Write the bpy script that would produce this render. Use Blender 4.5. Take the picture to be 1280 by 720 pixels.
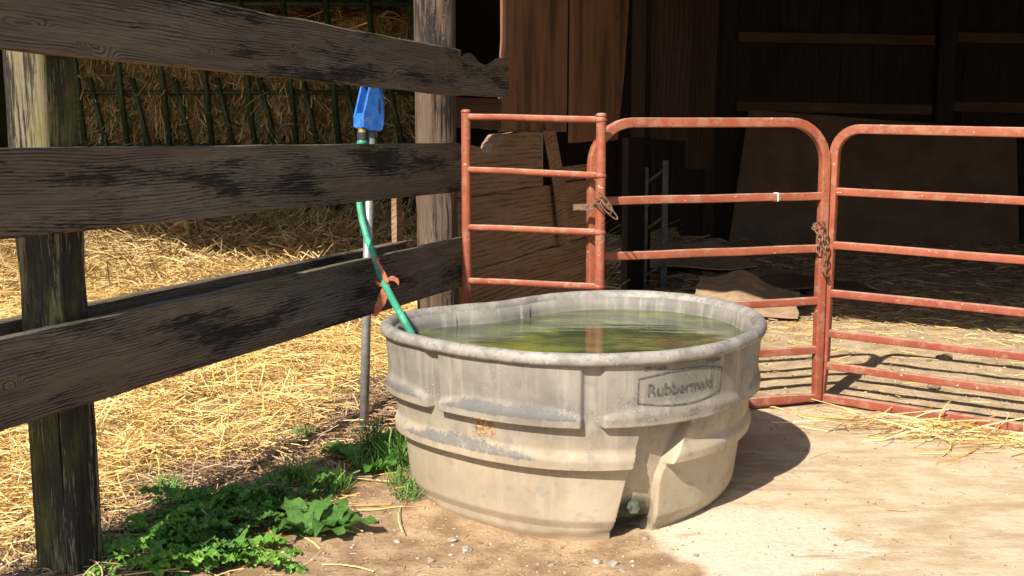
import bpy, bmesh, math, random
import numpy as np
from mathutils import Vector, Matrix, noise as mn
PI = math.pi
rad = math.radians
for o in list(bpy.data.objects): bpy.data.objects.remove(o)
scn = bpy.context.scene
COL = scn.collection
random.seed(7); RS = np.random.RandomState(11)

# ------------------------------------------------------------------ camera
CAM_H = 1.437; PITCH = math.atan(.14)
cd = bpy.data.cameras.new('camera'); cam = bpy.data.objects.new('camera', cd); COL.objects.link(cam)
cam.location = (0, 0, CAM_H); cam.rotation_euler = (PI/2 - PITCH, 0, 0)
cd.sensor_width = 36; cd.lens = 36*1500/1280; cd.clip_start = .05; cd.clip_end = 2000
scn.camera = cam
# ------------------------------------------------------------------ world and sun
SUN_AZ, SUN_EL = rad(29), rad(42.5)          # direction the light travels towards, and its height
w = bpy.data.worlds.new('World'); scn.world = w; w.use_nodes = True
nt = w.node_tree; nt.nodes.clear()
sky = nt.nodes.new('ShaderNodeTexSky'); sky.sky_type = 'NISHITA'; sky.sun_disc = False
sky.sun_elevation = SUN_EL; sky.sun_rotation = SUN_AZ + PI; sky.altitude = 200; sky.dust_density = 1.5
bg = nt.nodes.new('ShaderNodeBackground'); bg.inputs[1].default_value = .085
wo = nt.nodes.new('ShaderNodeOutputWorld')
nt.links.new(sky.outputs[0], bg.inputs[0]); nt.links.new(bg.outputs[0], wo.inputs[0])
sd = bpy.data.lights.new('sun', 'SUN'); sd.energy = 4.6; sd.angle = rad(.53); sd.color = (1, .93, .82)
sun = bpy.data.objects.new('sun', sd); COL.objects.link(sun)
sdir = Vector((math.sin(SUN_AZ)*math.cos(SUN_EL), math.cos(SUN_AZ)*math.cos(SUN_EL), -math.sin(SUN_EL)))
sun.rotation_euler = sdir.to_track_quat('-Z', 'Y').to_euler(); sun.location = (-8, -14, 14)
vs = scn.view_settings; vs.view_transform = 'Standard'; vs.look = 'None'; vs.gamma = 1; vs.exposure = .95
vs.use_curve_mapping = False

# ------------------------------------------------------------------ helpers
def link(o, parent=None):
    COL.objects.link(o)
    if parent is not None: o.parent = parent
    return o
def tag(o, label=None, cat=None, group=None, kind=None):
    if label: o['label'] = label
    if cat: o['category'] = cat
    if group: o['group'] = group
    if kind: o['kind'] = kind
    return o
def empty(name, loc=(0, 0, 0), rz=0):
    o = bpy.data.objects.new(name, None); o.location = loc; o.rotation_euler = (0, 0, rz); o.empty_display_size = .1
    return link(o)
class MB:
    def __init__(s): s.v = []; s.f = []
    def add(s, vs_, fs):
        k = len(s.v); s.v += [tuple(v) for v in vs_]; s.f += [tuple(i+k for i in f) for f in fs]; return s
    def box(s, c, d, rot=None):
        vs_ = []
        for x in (-.5, .5):
            for y in (-.5, .5):
                for z in (-.5, .5):
                    p = Vector((x*d[0], y*d[1], z*d[2]))
                    if rot is not None: p = rot @ p
                    vs_.append(p + Vector(c))
        return s.add(vs_, [(0, 1, 3, 2), (4, 6, 7, 5), (0, 4, 5, 1), (2, 3, 7, 6), (0, 2, 6, 4), (1, 5, 7, 3)])
    def sweep(s, pts, r, n=10, flat=None, sq=0, cap=True, closed=False, r2=None):
        """tube along pts; sq>0 makes the section squarish; r may be a list; r2 second radius; flat = fixed side vector"""
        pts = [Vector(p) for p in pts]; N = len(pts); rings = []
        side = None
        for i, p in enumerate(pts):
            if closed: t = pts[(i+1) % N] - pts[i-1]
            else: t = pts[min(i+1, N-1)] - pts[max(i-1, 0)]
            t.normalize()
            if flat is not None: a = Vector(flat); a = (a - t*a.dot(t)).normalized()
            else:
                if side is None: side = t.orthogonal().normalized()
                a = (side - t*side.dot(t)).normalized(); side = a
            b = t.cross(a)
            ri = r[i] if isinstance(r, (list, tuple)) else r
            rb = ri if r2 is None else (r2[i] if isinstance(r2, (list, tuple)) else r2)
            ring = []
            for k in range(n):
                q = 2*PI*k/n; c, d = math.cos(q), math.sin(q)
                if sq:
                    e = 1 - sq; c = math.copysign(abs(c)**e, c); d = math.copysign(abs(d)**e, d)
                ring.append(p + a*c*ri + b*d*rb)
            rings.append(ring)
        fs = []
        for i in range(N if closed else N-1):
            j = (i+1) % N
            for k in range(n):
                fs.append((i*n+k, i*n+(k+1) % n, j*n+(k+1) % n, j*n+k))
        if cap and not closed:
            fs.append(tuple(range(n-1, -1, -1))); fs.append(tuple((N-1)*n+k for k in range(n)))
        return s.add([v for r_ in rings for v in r_], fs)
    def lathe(s, prof, n=24, c=(0, 0, 0), M=None):
        vs_ = []; 
        for (r, z) in prof:
            for k in range(n):
                p = Vector((r*math.cos(2*PI*k/n), r*math.sin(2*PI*k/n), z))
                if M is not None: p = M @ p
                vs_.append(p + Vector(c))
        fs = [(i*n+k, i*n+(k+1) % n, (i+1)*n+(k+1) % n, (i+1)*n+k) for i in range(len(prof)-1) for k in range(n)]
        fs += [tuple(range(n-1, -1, -1)), tuple((len(prof)-1)*n+k for k in range(n))]
        return s.add(vs_, fs)
    def prism(s, poly, y0, y1, M=None):
        n = len(poly); vs_ = [Vector((a, y0, b)) for a, b in poly] + [Vector((a, y1, b)) for a, b in poly]
        if M is not None: vs_ = [M @ v for v in vs_]
        fs = [tuple(range(n)), tuple(range(2*n-1, n-1, -1))] + [(i, i+n, (i+1) % n+n, (i+1) % n) for i in range(n)]
        return s.add(vs_, fs)
    def build(s, name, mat, parent=None, smooth=False, bevel=0, autosmooth=None, rn=True):
        me = bpy.data.meshes.new(name); me.from_pydata(s.v, [], s.f); me.validate()
        bm = bmesh.new(); bm.from_mesh(me)
        if rn: bmesh.ops.recalc_face_normals(bm, faces=bm.faces)
        if bevel:
            es = [e for e in bm.edges if len(e.link_faces) == 2 and e.calc_face_angle(0) > .6]
            bmesh.ops.bevel(bm, geom=es, offset=bevel, segments=2, affect='EDGES', profile=.6)
        bm.to_mesh(me); bm.free()
        if smooth: me.polygons.foreach_set('use_smooth', [True]*len(me.polygons))
        me.materials.append(mat); o = bpy.data.objects.new(name, me)
        if smooth and autosmooth:
            try: me.set_sharp_from_angle(angle=autosmooth)
            except Exception: pass
        return link(o, parent)
def np_mesh(name, V, Fq, mat, parent=None, smooth=False):
    me = bpy.data.meshes.new(name); V = np.asarray(V, dtype=np.float32); Fq = np.asarray(Fq, dtype=np.int32)
    nf, k = Fq.shape
    me.vertices.add(len(V)); me.vertices.foreach_set('co', V.ravel())
    me.loops.add(nf*k); me.loops.foreach_set('vertex_index', Fq.ravel())
    me.polygons.add(nf); me.polygons.foreach_set('loop_start', np.arange(0, nf*k, k, dtype=np.int32))
    me.update(calc_edges=True); me.validate()
    if smooth: me.polygons.foreach_set('use_smooth', np.ones(nf, dtype=bool))
    me.materials.append(mat); return link(bpy.data.objects.new(name, me), parent)
def grid_faces(nr, nc, wrap=False):
    i = np.arange(nr-1)[:, None]; j = np.arange(nc if wrap else nc-1)[None, :]; j2 = (j+1) % nc
    return np.stack([i*nc+j, i*nc+j2, (i+1)*nc+j2, (i+1)*nc+j], -1).reshape(-1, 4)
_h = RS.rand(256, 256)
def vnoise(x, y, sc=1., seed=0):
    x = np.asarray(x, float)*sc + seed*17.31; y = np.asarray(y, float)*sc + seed*5.77
    xi = np.floor(x).astype(int); yi = np.floor(y).astype(int); fx = x-xi; fy = y-yi
    fx = fx*fx*(3-2*fx); fy = fy*fy*(3-2*fy); g = lambda a, b: _h[a % 256, b % 256]
    return (g(xi, yi)*(1-fx)+g(xi+1, yi)*fx)*(1-fy)+(g(xi, yi+1)*(1-fx)+g(xi+1, yi+1)*fx)*fy
def fbm(x, y, sc=1., seed=0, o=4):
    t = 0; a = .5; n = 0
    for k in range(o): t = t + a*vnoise(x, y, sc*2**k, seed+k*3); n += a; a *= .5
    return t/n
def sstep(a, b, x):
    t = np.clip((np.asarray(x, float)-a)/(b-a), 0, 1); return t*t*(3-2*t)

# fence frame: s runs along the fence, n is the side facing the tank
FA = rad(21.5); EF = Vector((math.sin(FA), math.cos(FA), 0)); NF = Vector((math.cos(FA), -math.sin(FA), 0)); F0 = Vector((-.647, 5.3, 0))
def FP(s, n, z): return F0 + EF*s + NF*n + Vector((0, 0, z))

# ------------------------------------------------------------------ materials
class Mat:
    def __init__(s, name, rough=.8, spec=.3):
        s.m = bpy.data.materials.new(name); s.m.use_nodes = True; s.t = s.m.node_tree; s.t.nodes.clear()
        s.out = s.n('ShaderNodeOutputMaterial'); s.p = s.n('ShaderNodeBsdfPrincipled'); s.l(s.p.outputs[0], s.out.inputs[0])
        s.p.inputs['Roughness'].default_value = rough; s.p.inputs['Specular IOR Level'].default_value = spec
        s.tc = s.n('ShaderNodeTexCoord'); s.co = s.tc.outputs['Object']
    def n(s, k, **kw):
        x = s.t.nodes.new(k)
        for a, b in kw.items(): setattr(x, a, b)
        return x
    def l(s, a, b): s.t.links.new(a, b)
    def set(s, sock, v):
        if hasattr(v, 'links') or isinstance(v, bpy.types.NodeSocket): s.l(v, sock)
        else: sock.default_value = v
    def map(s, scale=(1, 1, 1), co=None, loc=(0, 0, 0), rot=(0, 0, 0)):
        m = s.n('ShaderNodeMapping'); s.l(co or s.co, m.inputs[0]); m.inputs['Scale'].default_value = scale
        m.inputs['Location'].default_value = loc; m.inputs['Rotation'].default_value = rot; return m.outputs[0]
    def noise(s, scale, detail=4, rough=.55, co=None, dist=0, out=0):
        m = s.n('ShaderNodeTexNoise'); s.l(co or s.co, m.inputs['Vector']); m.inputs['Scale'].default_value = scale
        m.inputs['Detail'].default_value = detail; m.inputs['Roughness'].default_value = rough; m.inputs['Distortion'].default_value = dist
        return m.outputs[out]
    def voro(s, scale, co=None, feature='F1', out='Distance'):
        m = s.n('ShaderNodeTexVoronoi', feature=feature); s.l(co or s.co, m.inputs['Vector']); m.inputs['Scale'].default_value = scale
        return m.outputs[out]
    def math(s, op, a, b=0, c=0, clamp=False):
        m = s.n('ShaderNodeMath', operation=op, use_clamp=clamp); s.set(m.inputs[0], a); s.set(m.inputs[1], b)
        s.set(m.inputs[2], c); return m.outputs[0]
    def ramp(s, v, a, b, lo=0., hi=1., smooth=True):
        m = s.n('ShaderNodeMapRange'); m.interpolation_type = 'SMOOTHSTEP' if smooth else 'LINEAR'
        s.set(m.inputs[0], v); m.inputs[1].default_value = a; m.inputs[2].default_value = b
        m.inputs[3].default_value = lo; m.inputs[4].default_value = hi; return m.outputs[0]
    def mix(s, f, a, b, mode='MIX'):
        m = s.n('ShaderNodeMix', data_type='RGBA', blend_type=mode); s.set(m.inputs[0], f)
        for i, v in ((6, a), (7, b)):
            if isinstance(v, tuple): m.inputs[i].default_value = (*v[:3], 1)
            else: s.l(v, m.inputs[i])
        return m.outputs[2]
    def sep(s, co=None):
        m = s.n('ShaderNodeSeparateXYZ'); s.l(co or s.co, m.inputs[0]); return m.outputs
    def comb(s, x, y, z):
        m = s.n('ShaderNodeCombineXYZ')
        for i, v in enumerate((x, y, z)): s.set(m.inputs[i], v)
        return m.outputs[0]
    def rand(s): return s.n('ShaderNodeNewGeometry').outputs['Random Per Island']
    def objrand(s): return s.n('ShaderNodeObjectInfo').outputs['Random']
    def color(s, c): s.set(s.p.inputs['Base Color'], (*c, 1) if isinstance(c, tuple) else c); return s
    def rough(s, v): s.set(s.p.inputs['Roughness'], v); return s
    def bump(s, h, strength=.5, dist=.01):
        b = s.n('ShaderNodeBump'); b.inputs['Strength'].default_value = strength; b.inputs['Distance'].default_value = dist
        s.l(h, b.inputs['Height']); s.l(b.outputs[0], s.p.inputs['Normal']); return s

def wood_mat(name, light, dark, tar=.5, green=.0, gscale=1., tarc=(.014, .013, .014), bumpd=.006, axis=0, pale=.35, greentop=False, pm=(1.1, 3.6, 5.5), sharp=.06):
    """flat-sawn weathered timber, grain along local x (axis 0) or z (axis 2)"""
    m = Mat(name, .85, .15)
    rnd = m.math('MULTIPLY', m.objrand(), 37.)
    X, Y, Z = m.sep()
    if axis == 2: X, Y, Z = Z, X, Y
    co = m.comb(m.math('ADD', X, rnd), Y, Z)
    f1 = m.noise(1., 3, .5, m.map((.7, 2.5, 4.), co))
    kn = m.noise(1., 1, .4, m.map((2.6, 5., 8.), co, (3, 1, 7)))
    kk = m.ramp(kn, .64, .82, 0, 1.)
    hf = m.math('ADD', m.math('MULTIPLY', f1, 11.*gscale), m.math('MULTIPLY', m.math('ADD', Z, m.math('MULTIPLY', Y, .7)), 100.*gscale))
    hf = m.math('ADD', hf, m.math('MULTIPLY', kk, 9.))
    fine = m.noise(1., 5, .75, m.map((4., 130., 190.), co))
    fib = m.noise(1., 3, .6, m.map((16., 220., 320.), co, (3, 3, 3)))
    ring = m.math('FRACT', m.math('ADD', hf, m.math('MULTIPLY', fine, .9)))
    brk = m.ramp(m.noise(1., 4, .6, m.map((2.5, 20., 30.), co, (5, 1, 1))), .38, .6, .15, 1)
    line = m.math('MULTIPLY', m.math('MULTIPLY', m.ramp(ring, .50, .9), m.ramp(ring, 1., .92)), brk)
    patch = m.noise(1., 5, .62, m.map(pm, co, (9, 2, 4)))
    fl = m.math('MULTIPLY', m.math('SUBTRACT', fine, .5), .55)
    fl = m.math('ADD', fl, m.math('MULTIPLY', m.math('SUBTRACT', fib, .5), .3))
    pv = m.math('ADD', m.math('ADD', patch, fl), m.math('MULTIPLY', line, .06))
    base = m.mix(m.ramp(fine, .3, .7), tuple(c*.5 for c in light), tuple(min(1, c*1.3) for c in light))
    base = m.mix(m.ramp(fib, .35, .7, 0, .4), base, tuple(c*.5 for c in light))
    big = m.noise(1., 3, .6, m.map((.8, 4., 5.), co, (1, 8, 2)))
    base = m.mix(m.ramp(big, .35, .65, 0, .7), base, (light[0]*.62, light[1]*.56, light[2]*.52))
    base = m.mix(m.math('MULTIPLY', line, .75), base, dark)
    if tar:
        tarm = m.ramp(pv, .70-.16*tar, .70+sharp-.16*tar)
        base = m.mix(m.math('MULTIPLY', tarm, .9), base, tarc)
    if green:
        g = m.noise(1., 4, .6, m.map((2.2, 5., 7.), co, (4, 4, 1)))
        gv = m.math('ADD', g, m.math('MULTIPLY', fl, .5))
        if greentop: gm = m.math('MULTIPLY', m.ramp(m.math('ADD', gv, m.math('MULTIPLY', m.math('SUBTRACT', Z, .11), 3.2)), .52, .72), green)
        else: gm = m.math('MULTIPLY', m.ramp(gv, .46, .7), green)
        base = m.mix(gm, base, (.11, .115, .025))
    cr = m.noise(1., 2, .5, m.map((1.1, 45., 60.), co, (2, 9, 9)))
    crack = m.ramp(cr, .73, .77)
    base = m.mix(crack, base, (.008, .006, .005))
    pal = m.ramp(m.noise(1., 5, .75, m.map((7., 40., 70.), co, (7, 7, 3))), .64, .74)
    base = m.mix(m.math('MULTIPLY', pal, pale), base, tuple(min(1, c*1.7) for c in light))
    m.color(base)
    h = m.math('SUBTRACT', m.math('ADD', m.math('MULTIPLY', fine, .8), m.math('MULTIPLY', fib, .3)), m.math('ADD', m.math('MULTIPLY', line, .7), m.math('MULTIPLY', crack, 1.5)))
    m.bump(h, .8, bumpd); m.rough(.85)
    return m.m
M = {}
M['fence'] = wood_mat('weathered_fence_board', (.215, .172, .128), (.03, .023, .018), tar=1.08, pale=.6, green=.8, greentop=True)
M['post'] = wood_mat('tarred_post', (.27, .24, .155), (.06, .05, .03), tar=1.48, sharp=.02, pm=(1.6, 7., 9.), green=.75, axis=2, gscale=.5)
M['round'] = wood_mat('grey_round_post', (.15, .108, .078), (.03, .02, .015), tar=.7, axis=2, gscale=.35, pale=.5)
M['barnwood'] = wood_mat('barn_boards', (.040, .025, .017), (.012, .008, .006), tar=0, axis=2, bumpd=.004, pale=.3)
M['barnbeam'] = wood_mat('barn_beam', (.12, .078, .05), (.04, .025, .015), tar=0, axis=0, pale=.2)
M['live'] = wood_mat('live_edge_slab', (.34, .22, .14), (.06, .035, .022), tar=0, axis=0, gscale=.35, bumpd=.003, pale=.3)
def ply_mat():
    m = Mat('brown_plywood', .75, .2)
    X, Y, Z = m.sep()
    g = m.noise(1., 4, .6, m.map((34., 30., 1.3))); g2 = m.noise(1., 3, .5, m.map((4., 4., .8)))
    c = m.mix(g, (.13, .064, .037), (.27, .145, .085)); c = m.mix(m.ramp(g2, .45, .7), c, (.08, .042, .026))
    st = m.noise(6., 4, .6); c = m.mix(m.ramp(st, .62, .72, 0, .6), c, (.06, .035, .02))
    m.color(c); m.bump(g, .3, .002); return m.m
M['ply'] = ply_mat()
def paint_mat():
    m = Mat('faded_red_gate_paint', .55, .4)
    X, Y, Z = m.sep()
    n1 = m.noise(14., 5, .65); n2 = m.noise(60., 3, .6); n3 = m.noise(3., 4, .6)
    c = m.mix(m.ramp(n3, .35, .65), (.25, .056, .026), (.32, .092, .044))
    low = m.ramp(Z, .2, 1.2, 0, 1)
    c = m.mix(m.math('MULTIPLY', m.math('SUBTRACT', 1., low), .55), c, (.20, .038, .026))
    c = m.mix(m.ramp(n1, .50, .64, 0, .75), c, (.30, .14, .085))
    c = m.mix(m.ramp(n2, .57, .63, 0, .75), c, (.13, .07, .04))
    geo = m.n('ShaderNodeNewGeometry'); N = m.sep(geo.outputs['Normal'])
    dust = m.math('MULTIPLY', m.ramp(N[2], .55, .95), m.ramp(n1, .3, .6, .25, .85))
    c = m.mix(dust, c, (.42, .29, .20))
    pk = m.ramp(m.noise(24., 5, .75), .60, .72, 0, .45); c = m.mix(pk, c, (.46, .22, .15))
    sc_ = m.ramp(m.noise(1., 3, .6, m.map((9., 60., 120.))), .60, .68, 0, .5); c = m.mix(sc_, c, (.20, .075, .045))
    vs_ = m.ramp(m.noise(22., 4, .7, m.map((1, 1, 2))), .68, .70)
    c = m.mix(vs_, c, (.6, .52, .45))
    m.color(c); m.rough(m.ramp(n1, .3, .7, .42, .7)); m.bump(m.math('ADD', n1, m.math('MULTIPLY', n2, .4)), .35, .002); return m.m
M['red'] = paint_mat()
def simple(name, c1, c2, sc=20, rough=.6, spec=.4, bump=.2, metal=0, dist=.003):
    m = Mat(name, rough, spec); n = m.noise(sc, 5, .6)
    m.color(m.mix(m.ramp(n, .35, .65), c1, c2)); m.p.inputs['Metallic'].default_value = metal
    if bump: m.bump(n, bump, dist)
    return m.m
M['rust'] = simple('rusty_chain_steel', (.11, .055, .03), (.22, .13, .08), 60, .8, .3, .5)
M['galv'] = simple('galvanised_pipe', (.28, .28, .27), (.40, .40, .38), 45, .45, .5, .15, .6)
M['blue'] = simple('blue_enamel', (.010, .10, .40), (.02, .15, .50), 40, .42, .5, .15)
def chipped():
    m = Mat('chipped_blue_enamel', .42, .5); n = m.noise(40, 5, .6); c = m.mix(m.ramp(n, .35, .65), (.010, .10, .40), (.02, .15, .50))
    c = m.mix(m.ramp(m.noise(70., 5, .8), .60, .64, 0, .8), c, (.16, .12, .09)); c = m.mix(m.ramp(m.noise(18., 4, .6), .5, .7, 0, .4), c, (.16, .22, .34)); m.color(c); m.bump(n, .3, .002); return m.m
M['blue'] = chipped()
M['brass'] = simple('brass', (.42, .27, .10), (.5, .35, .14), 40, .4, .5, .1, .7)
M['black'] = simple('black_rubber', (.02, .02, .02), (.04, .04, .035), 40, .6, .3, .1)
M['hose'] = simple('green_hose_vinyl', (.03, .25, .15), (.07, .34, .21), 30, .45, .45, .1)
M['teal'] = simple('teal_plastic', (.02, .25, .20), (.05, .36, .27), 30, .5, .4, .1)
M['strap'] = simple('rust_red_rag', (.36, .11, .05), (.50, .19, .10), 60, .9, .1, .6)
M['greenpipe'] = simple('dark_green_tube', (.018, .036, .014), (.04, .065, .028), 20, .5, .4, .2)
M['grey'] = simple('dull_grey_steel', (.05, .046, .04), (.09, .083, .073), 25, .7, .3, .3)
M['roofing'] = simple('roof_boards', (.07, .05, .035), (.11, .08, .05), 8, .9, .1, .3)
M['bright'] = simple('bright_plate', (.6, .6, .6), (.7, .7, .7), 40, .3, .5, 0)
M['stone'] = simple('grey_stone', (.22, .18, .14), (.38, .33, .27), 35, .9, .2, .6)
M['clod'] = simple('dung_clod', (.14, .10, .06), (.24, .18, .11), 30, .95, .1, .8)
def strand_mat(name, cols, dark=.3, trans=.0):
    m = Mat(name, .62, .35); r = m.rand(); ramp = m.n('ShaderNodeValToRGB'); m.l(r, ramp.inputs[0])
    e = ramp.color_ramp.elements; e[0].color = (*cols[0], 1); e[0].position = 0; e[1].color = (*cols[-1], 1); e[1].position = 1
    for i, c in enumerate(cols[1:-1]): k = e.new((i+1)/(len(cols)-1)); k.color = (*c, 1)
    m.color(ramp.outputs[0]); return m.m
M['straw'] = strand_mat('golden_straw', [(.28, .15, .045), (.62, .39, .11), (.76, .53, .18), (.86, .68, .34), (.42, .24, .065), (.80, .60, .26)])
M['oldstraw'] = strand_mat('brown_trampled_straw', [(.16, .095, .055), (.32, .20, .115), (.46, .32, .18), (.22, .13, .075)])
M['hay'] = strand_mat('dull_hay', [(.18, .11, .04), (.42, .29, .12), (.60, .44, .20), (.30, .19, .08), (.70, .53, .26)])
M['hayload'] = strand_mat('feeder_hay', [(.16, .10, .04), (.48, .34, .15), (.74, .56, .28), (.34, .22, .10), (.82, .66, .38)])
M['grass'] = strand_mat('green_grass', [(.045, .12, .018), (.08, .19, .03), (.12, .24, .04), (.06, .15, .02)])
def leaf_mat(name, a, b):
    m = Mat(name, .5, .35); r = m.rand(); n = m.noise(30, 3)
    c = m.mix(r, a, b); c = m.mix(m.ramp(n, .4, .7, 0, .5), c, tuple(x*.6 for x in a)); c = m.mix(m.ramp(m.noise(9., 4, .7), .60, .72, 0, .55), c, (.26, .24, .06)); vn = m.voro(70.); m.color(c); m.bump(m.math('ADD', n, vn), .5, .004)
    # thin leaves let some light through
    tr = m.n('ShaderNodeBsdfTranslucent'); m.l(m.mix(.5, c, (.12, .26, .02)), tr.inputs[0]); mx = m.n('ShaderNodeMixShader'); mx.inputs[0].default_value = .3
    m.l(m.p.outputs[0], mx.inputs[1]); m.l(tr.outputs[0], mx.inputs[2]); m.l(mx.outputs[0], m.out.inputs[0]); return m.m
M['leaf'] = leaf_mat('dark_green_leaf', (.06, .15, .03), (.12, .245, .05))
M['leaf2'] = leaf_mat('bright_green_leaf', (.12, .29, .035), (.20, .40, .06))
M['leaf3'] = leaf_mat('soft_green_leaf', (.07, .19, .03), (.13, .29, .045))

# ------------------------------------------------------------------ ground
TC = (0.2374, 4.6787)
def soil_w(X, Y):      # distance left of the fence line
    return -((X-F0.x)*NF.x + (Y-F0.y)*NF.y)
def gh(X, Y):
    X = np.asarray(X, float); Y = np.asarray(Y, float)
    d = soil_w(X, Y)
    h = (fbm(X, Y, 5, 1)-.5)*.018 + (fbm(X, Y, 22, 2, 3)-.5)*.008
    left = sstep(.0, .7, d)*sstep(14.5, 12, Y)
    h = h + left*((fbm(X, Y, 1.5, 5)-.32)*.16*sstep(3, 7, Y) + (fbm(X, Y, 6, 8)-.5)*.10 + .02)
    # heaps of hay below the feeder
    far = sstep(8.6, 11.2, Y + .25*X)*sstep(.15, 1.2, d)
    h = h + far*(.16+.36*fbm(X, Y, 1.1, 12, 3))*sstep(.2, -1.6, X)
    # brown mulch ridge along the weeds
    rid = np.exp(-((d-.12)/.32)**2)*sstep(6.6, 5.6, Y)
    h = h + rid*(fbm(X, Y, 9, 15)-.3)*.06
    # low heap against the barn's back
    h = h + .18*np.exp(-(((X-1.8)/1.0)**2+((Y-12.4)/.7)**2))*(.5+fbm(X, Y, 3, 20))
    dip = .036*np.exp(-(((X-(TC[0]-.22))/.62)**2+((Y-(TC[1]-.80))/.50)**2)**1.5)
    flat = sstep(1.15, .85, np.hypot(X-TC[0], Y-TC[1]))
    h = h*(1-flat*.9)
    pad = sstep(.35, .6, X-(4.2-Y)*.33)*sstep(6.0, 5.6, Y+.6*(X-1.5))
    return h*(1-pad*.75)-dip
def axis_pts(lo, hi, st, far):
    a = np.arange(lo, hi+st*.5, st); g = [hi]; b = [lo]; k = st
    while g[-1] < far: k *= 1.25; g.append(g[-1]+k)
    k = st
    while b[-1] > -far: k *= 1.25; b.append(b[-1]-k)
    return np.concatenate([np.array(b[1:])[::-1], a, np.array(g[1:])])
gx = axis_pts(-4.5, 4.5, .035, 400); gy = axis_pts(2.5, 13.5, .04, 400)
GX, GY = np.meshgrid(gx, gy)
def ground_mat():
    m = Mat('farmyard_ground', .95, .12); X, Y, Z = m.sep()
    d = m.math('MULTIPLY', m.math('ADD', m.math('MULTIPLY', m.math('SUBTRACT', X, F0.x), NF.x), m.math('MULTIPLY', m.math('SUBTRACT', Y, F0.y), NF.y)), -1.)
    n1 = m.noise(1.3, 6, .62); n2 = m.noise(7., 6, .65); n3 = m.noise(45., 5, .7); n4 = m.noise(160., 3, .6)
    soil = m.mix(m.ramp(n2, .35, .68), (.23, .145, .078), (.43, .295, .175))
    soil = m.mix(m.ramp(n3, .5, .66, 0, .5), soil, (.16, .095, .06))
    soil = m.mix(m.ramp(n4, .62, .7, 0, .5), soil, (.55, .43, .30))
    conc = m.mix(m.ramp(n2, .32, .6), (.42, .325, .20), (.53, .43, .29))
    conc = m.mix(m.ramp(m.noise(3.2, 6, .68, m.map((.7, 1.6, 1))), .5, .64, 0, .75), conc, (.40, .28, .165))
    conc = m.mix(m.ramp(n3, .58, .7, 0, .35), conc, (.30, .21, .14))
    conc = m.mix(m.ramp(m.noise(90., 3, .6), .66, .72, 0, .6), conc, (.17, .13, .10))
    streak = m.noise(2.4, 6, .7, m.map((.6, 2.6, 1), None, (3, 1, 0)))
    conc = m.mix(m.ramp(streak, .50, .62, 0, .6), conc, (.34, .235, .14))
    ck = m.ramp(m.noise(5., 2, .5, None, .6), .497, .503, 0, 1); ck = m.math('MULTIPLY', m.math('MULTIPLY', ck, m.math('SUBTRACT', 1., ck)), m.ramp(m.noise(1.7, 3), .55, .62, 0, 2.2))
    conc = m.mix(ck, conc, (.10, .07, .05))
    # bare, brushed-clean patch of slab beside the drain
    wob = m.math('MULTIPLY', m.math('SUBTRACT', m.noise(5., 5, .6), .5), .45)
    ex = m.math('SUBTRACT', X, .80); ey = m.math('SUBTRACT', Y, 3.95)
    rr = m.math('SQRT', m.math('ADD', m.math('POWER', m.math('DIVIDE', ex, .42), 2.), m.math('POWER', m.math('DIVIDE', ey, .42), 2.)))
    clean = m.math('MULTIPLY', m.ramp(m.math('ADD', rr, m.math('ADD', m.math('MULTIPLY', wob, 2.6), m.math('MULTIPLY', m.math('SUBTRACT', n3, .5), .5))), 1.02, .84), m.ramp(streak, .66, .56))
    cl = m.mix(m.ramp(n3, .3, .7), (.49, .415, .30), (.585, .52, .40)); cl = m.mix(m.ramp(m.noise(120., 3, .6), .66, .71, 0, .7), cl, (.3, .26, .2))
    conc = m.mix(clean, conc, cl)
    bx = m.math('SUBTRACT', X, m.math('ADD', .44, m.math('MULTIPLY', m.math('SUBTRACT', 4.2, Y), .33)))
    nearc = m.ramp(m.math('ADD', bx, m.math('MULTIPLY', wob, .5)), -.02, .06)
    gl = m.math('SUBTRACT', 5.97, m.math('MULTIPLY', m.math('SUBTRACT', X, 1.5), .5))
    cm = m.math('MULTIPLY', nearc, m.ramp(m.math('ADD', m.math('SUBTRACT', Y, gl), wob), .12, -.1))
    conc = m.mix(m.ramp(m.noise(260., 2, .6), .60, .68, 0, .55), conc, (.20, .13, .08))
    conc = m.mix(m.ramp(m.noise(33., 4, .75, m.map((.5, 1.4, 1), None, (5, 5, 0))), .62, .70, 0, .5), conc, (.24, .15, .09))
    c = m.mix(cm, soil, conc)
    inner = m.math('MULTIPLY', m.ramp(X, .2, .7), m.ramp(m.math('SUBTRACT', Y, gl), -.1, .3))
    dirt = m.mix(m.ramp(n2, .35, .65), (.33, .24, .145), (.49, .375, .235)); dirt = m.mix(m.ramp(n3, .5, .68, 0, .6), dirt, (.18, .115, .075))
    c = m.mix(inner, c, dirt)
    mul = m.mix(m.ramp(n3, .35, .65), (.10, .06, .035), (.30, .19, .12))
    lm = m.ramp(m.math('ADD', d, m.math('MULTIPLY', wob, .6)), -.38, -.1)
    lm = m.math('MULTIPLY', lm, m.ramp(Y, 3.6, 4.1))
    c = m.mix(lm, c, mul)
    st = m.ramp(m.math('ADD', d, wob), .38, .7)
    c = m.mix(st, c, m.mix(m.ramp(n3, .35, .65), (.16, .095, .045), (.46, .31, .13)))
    m.color(c)
    m.bump(m.math('ADD', m.math('MULTIPLY', n3, 1.), m.math('ADD', m.math('MULTIPLY', n4, .22), m.math('MULTIPLY', n2, .8))), .6, .010)
    return m.m
g = np_mesh('ground', np.stack([GX.ravel(), GY.ravel(), gh(GX, GY).ravel()], 1), grid_faces(len(gy), len(gx)), ground_mat(), smooth=True)
tag(g, kind='structure')
def ghz(x, y): return float(gh(np.array([x]), np.array([y]))[0])

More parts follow.
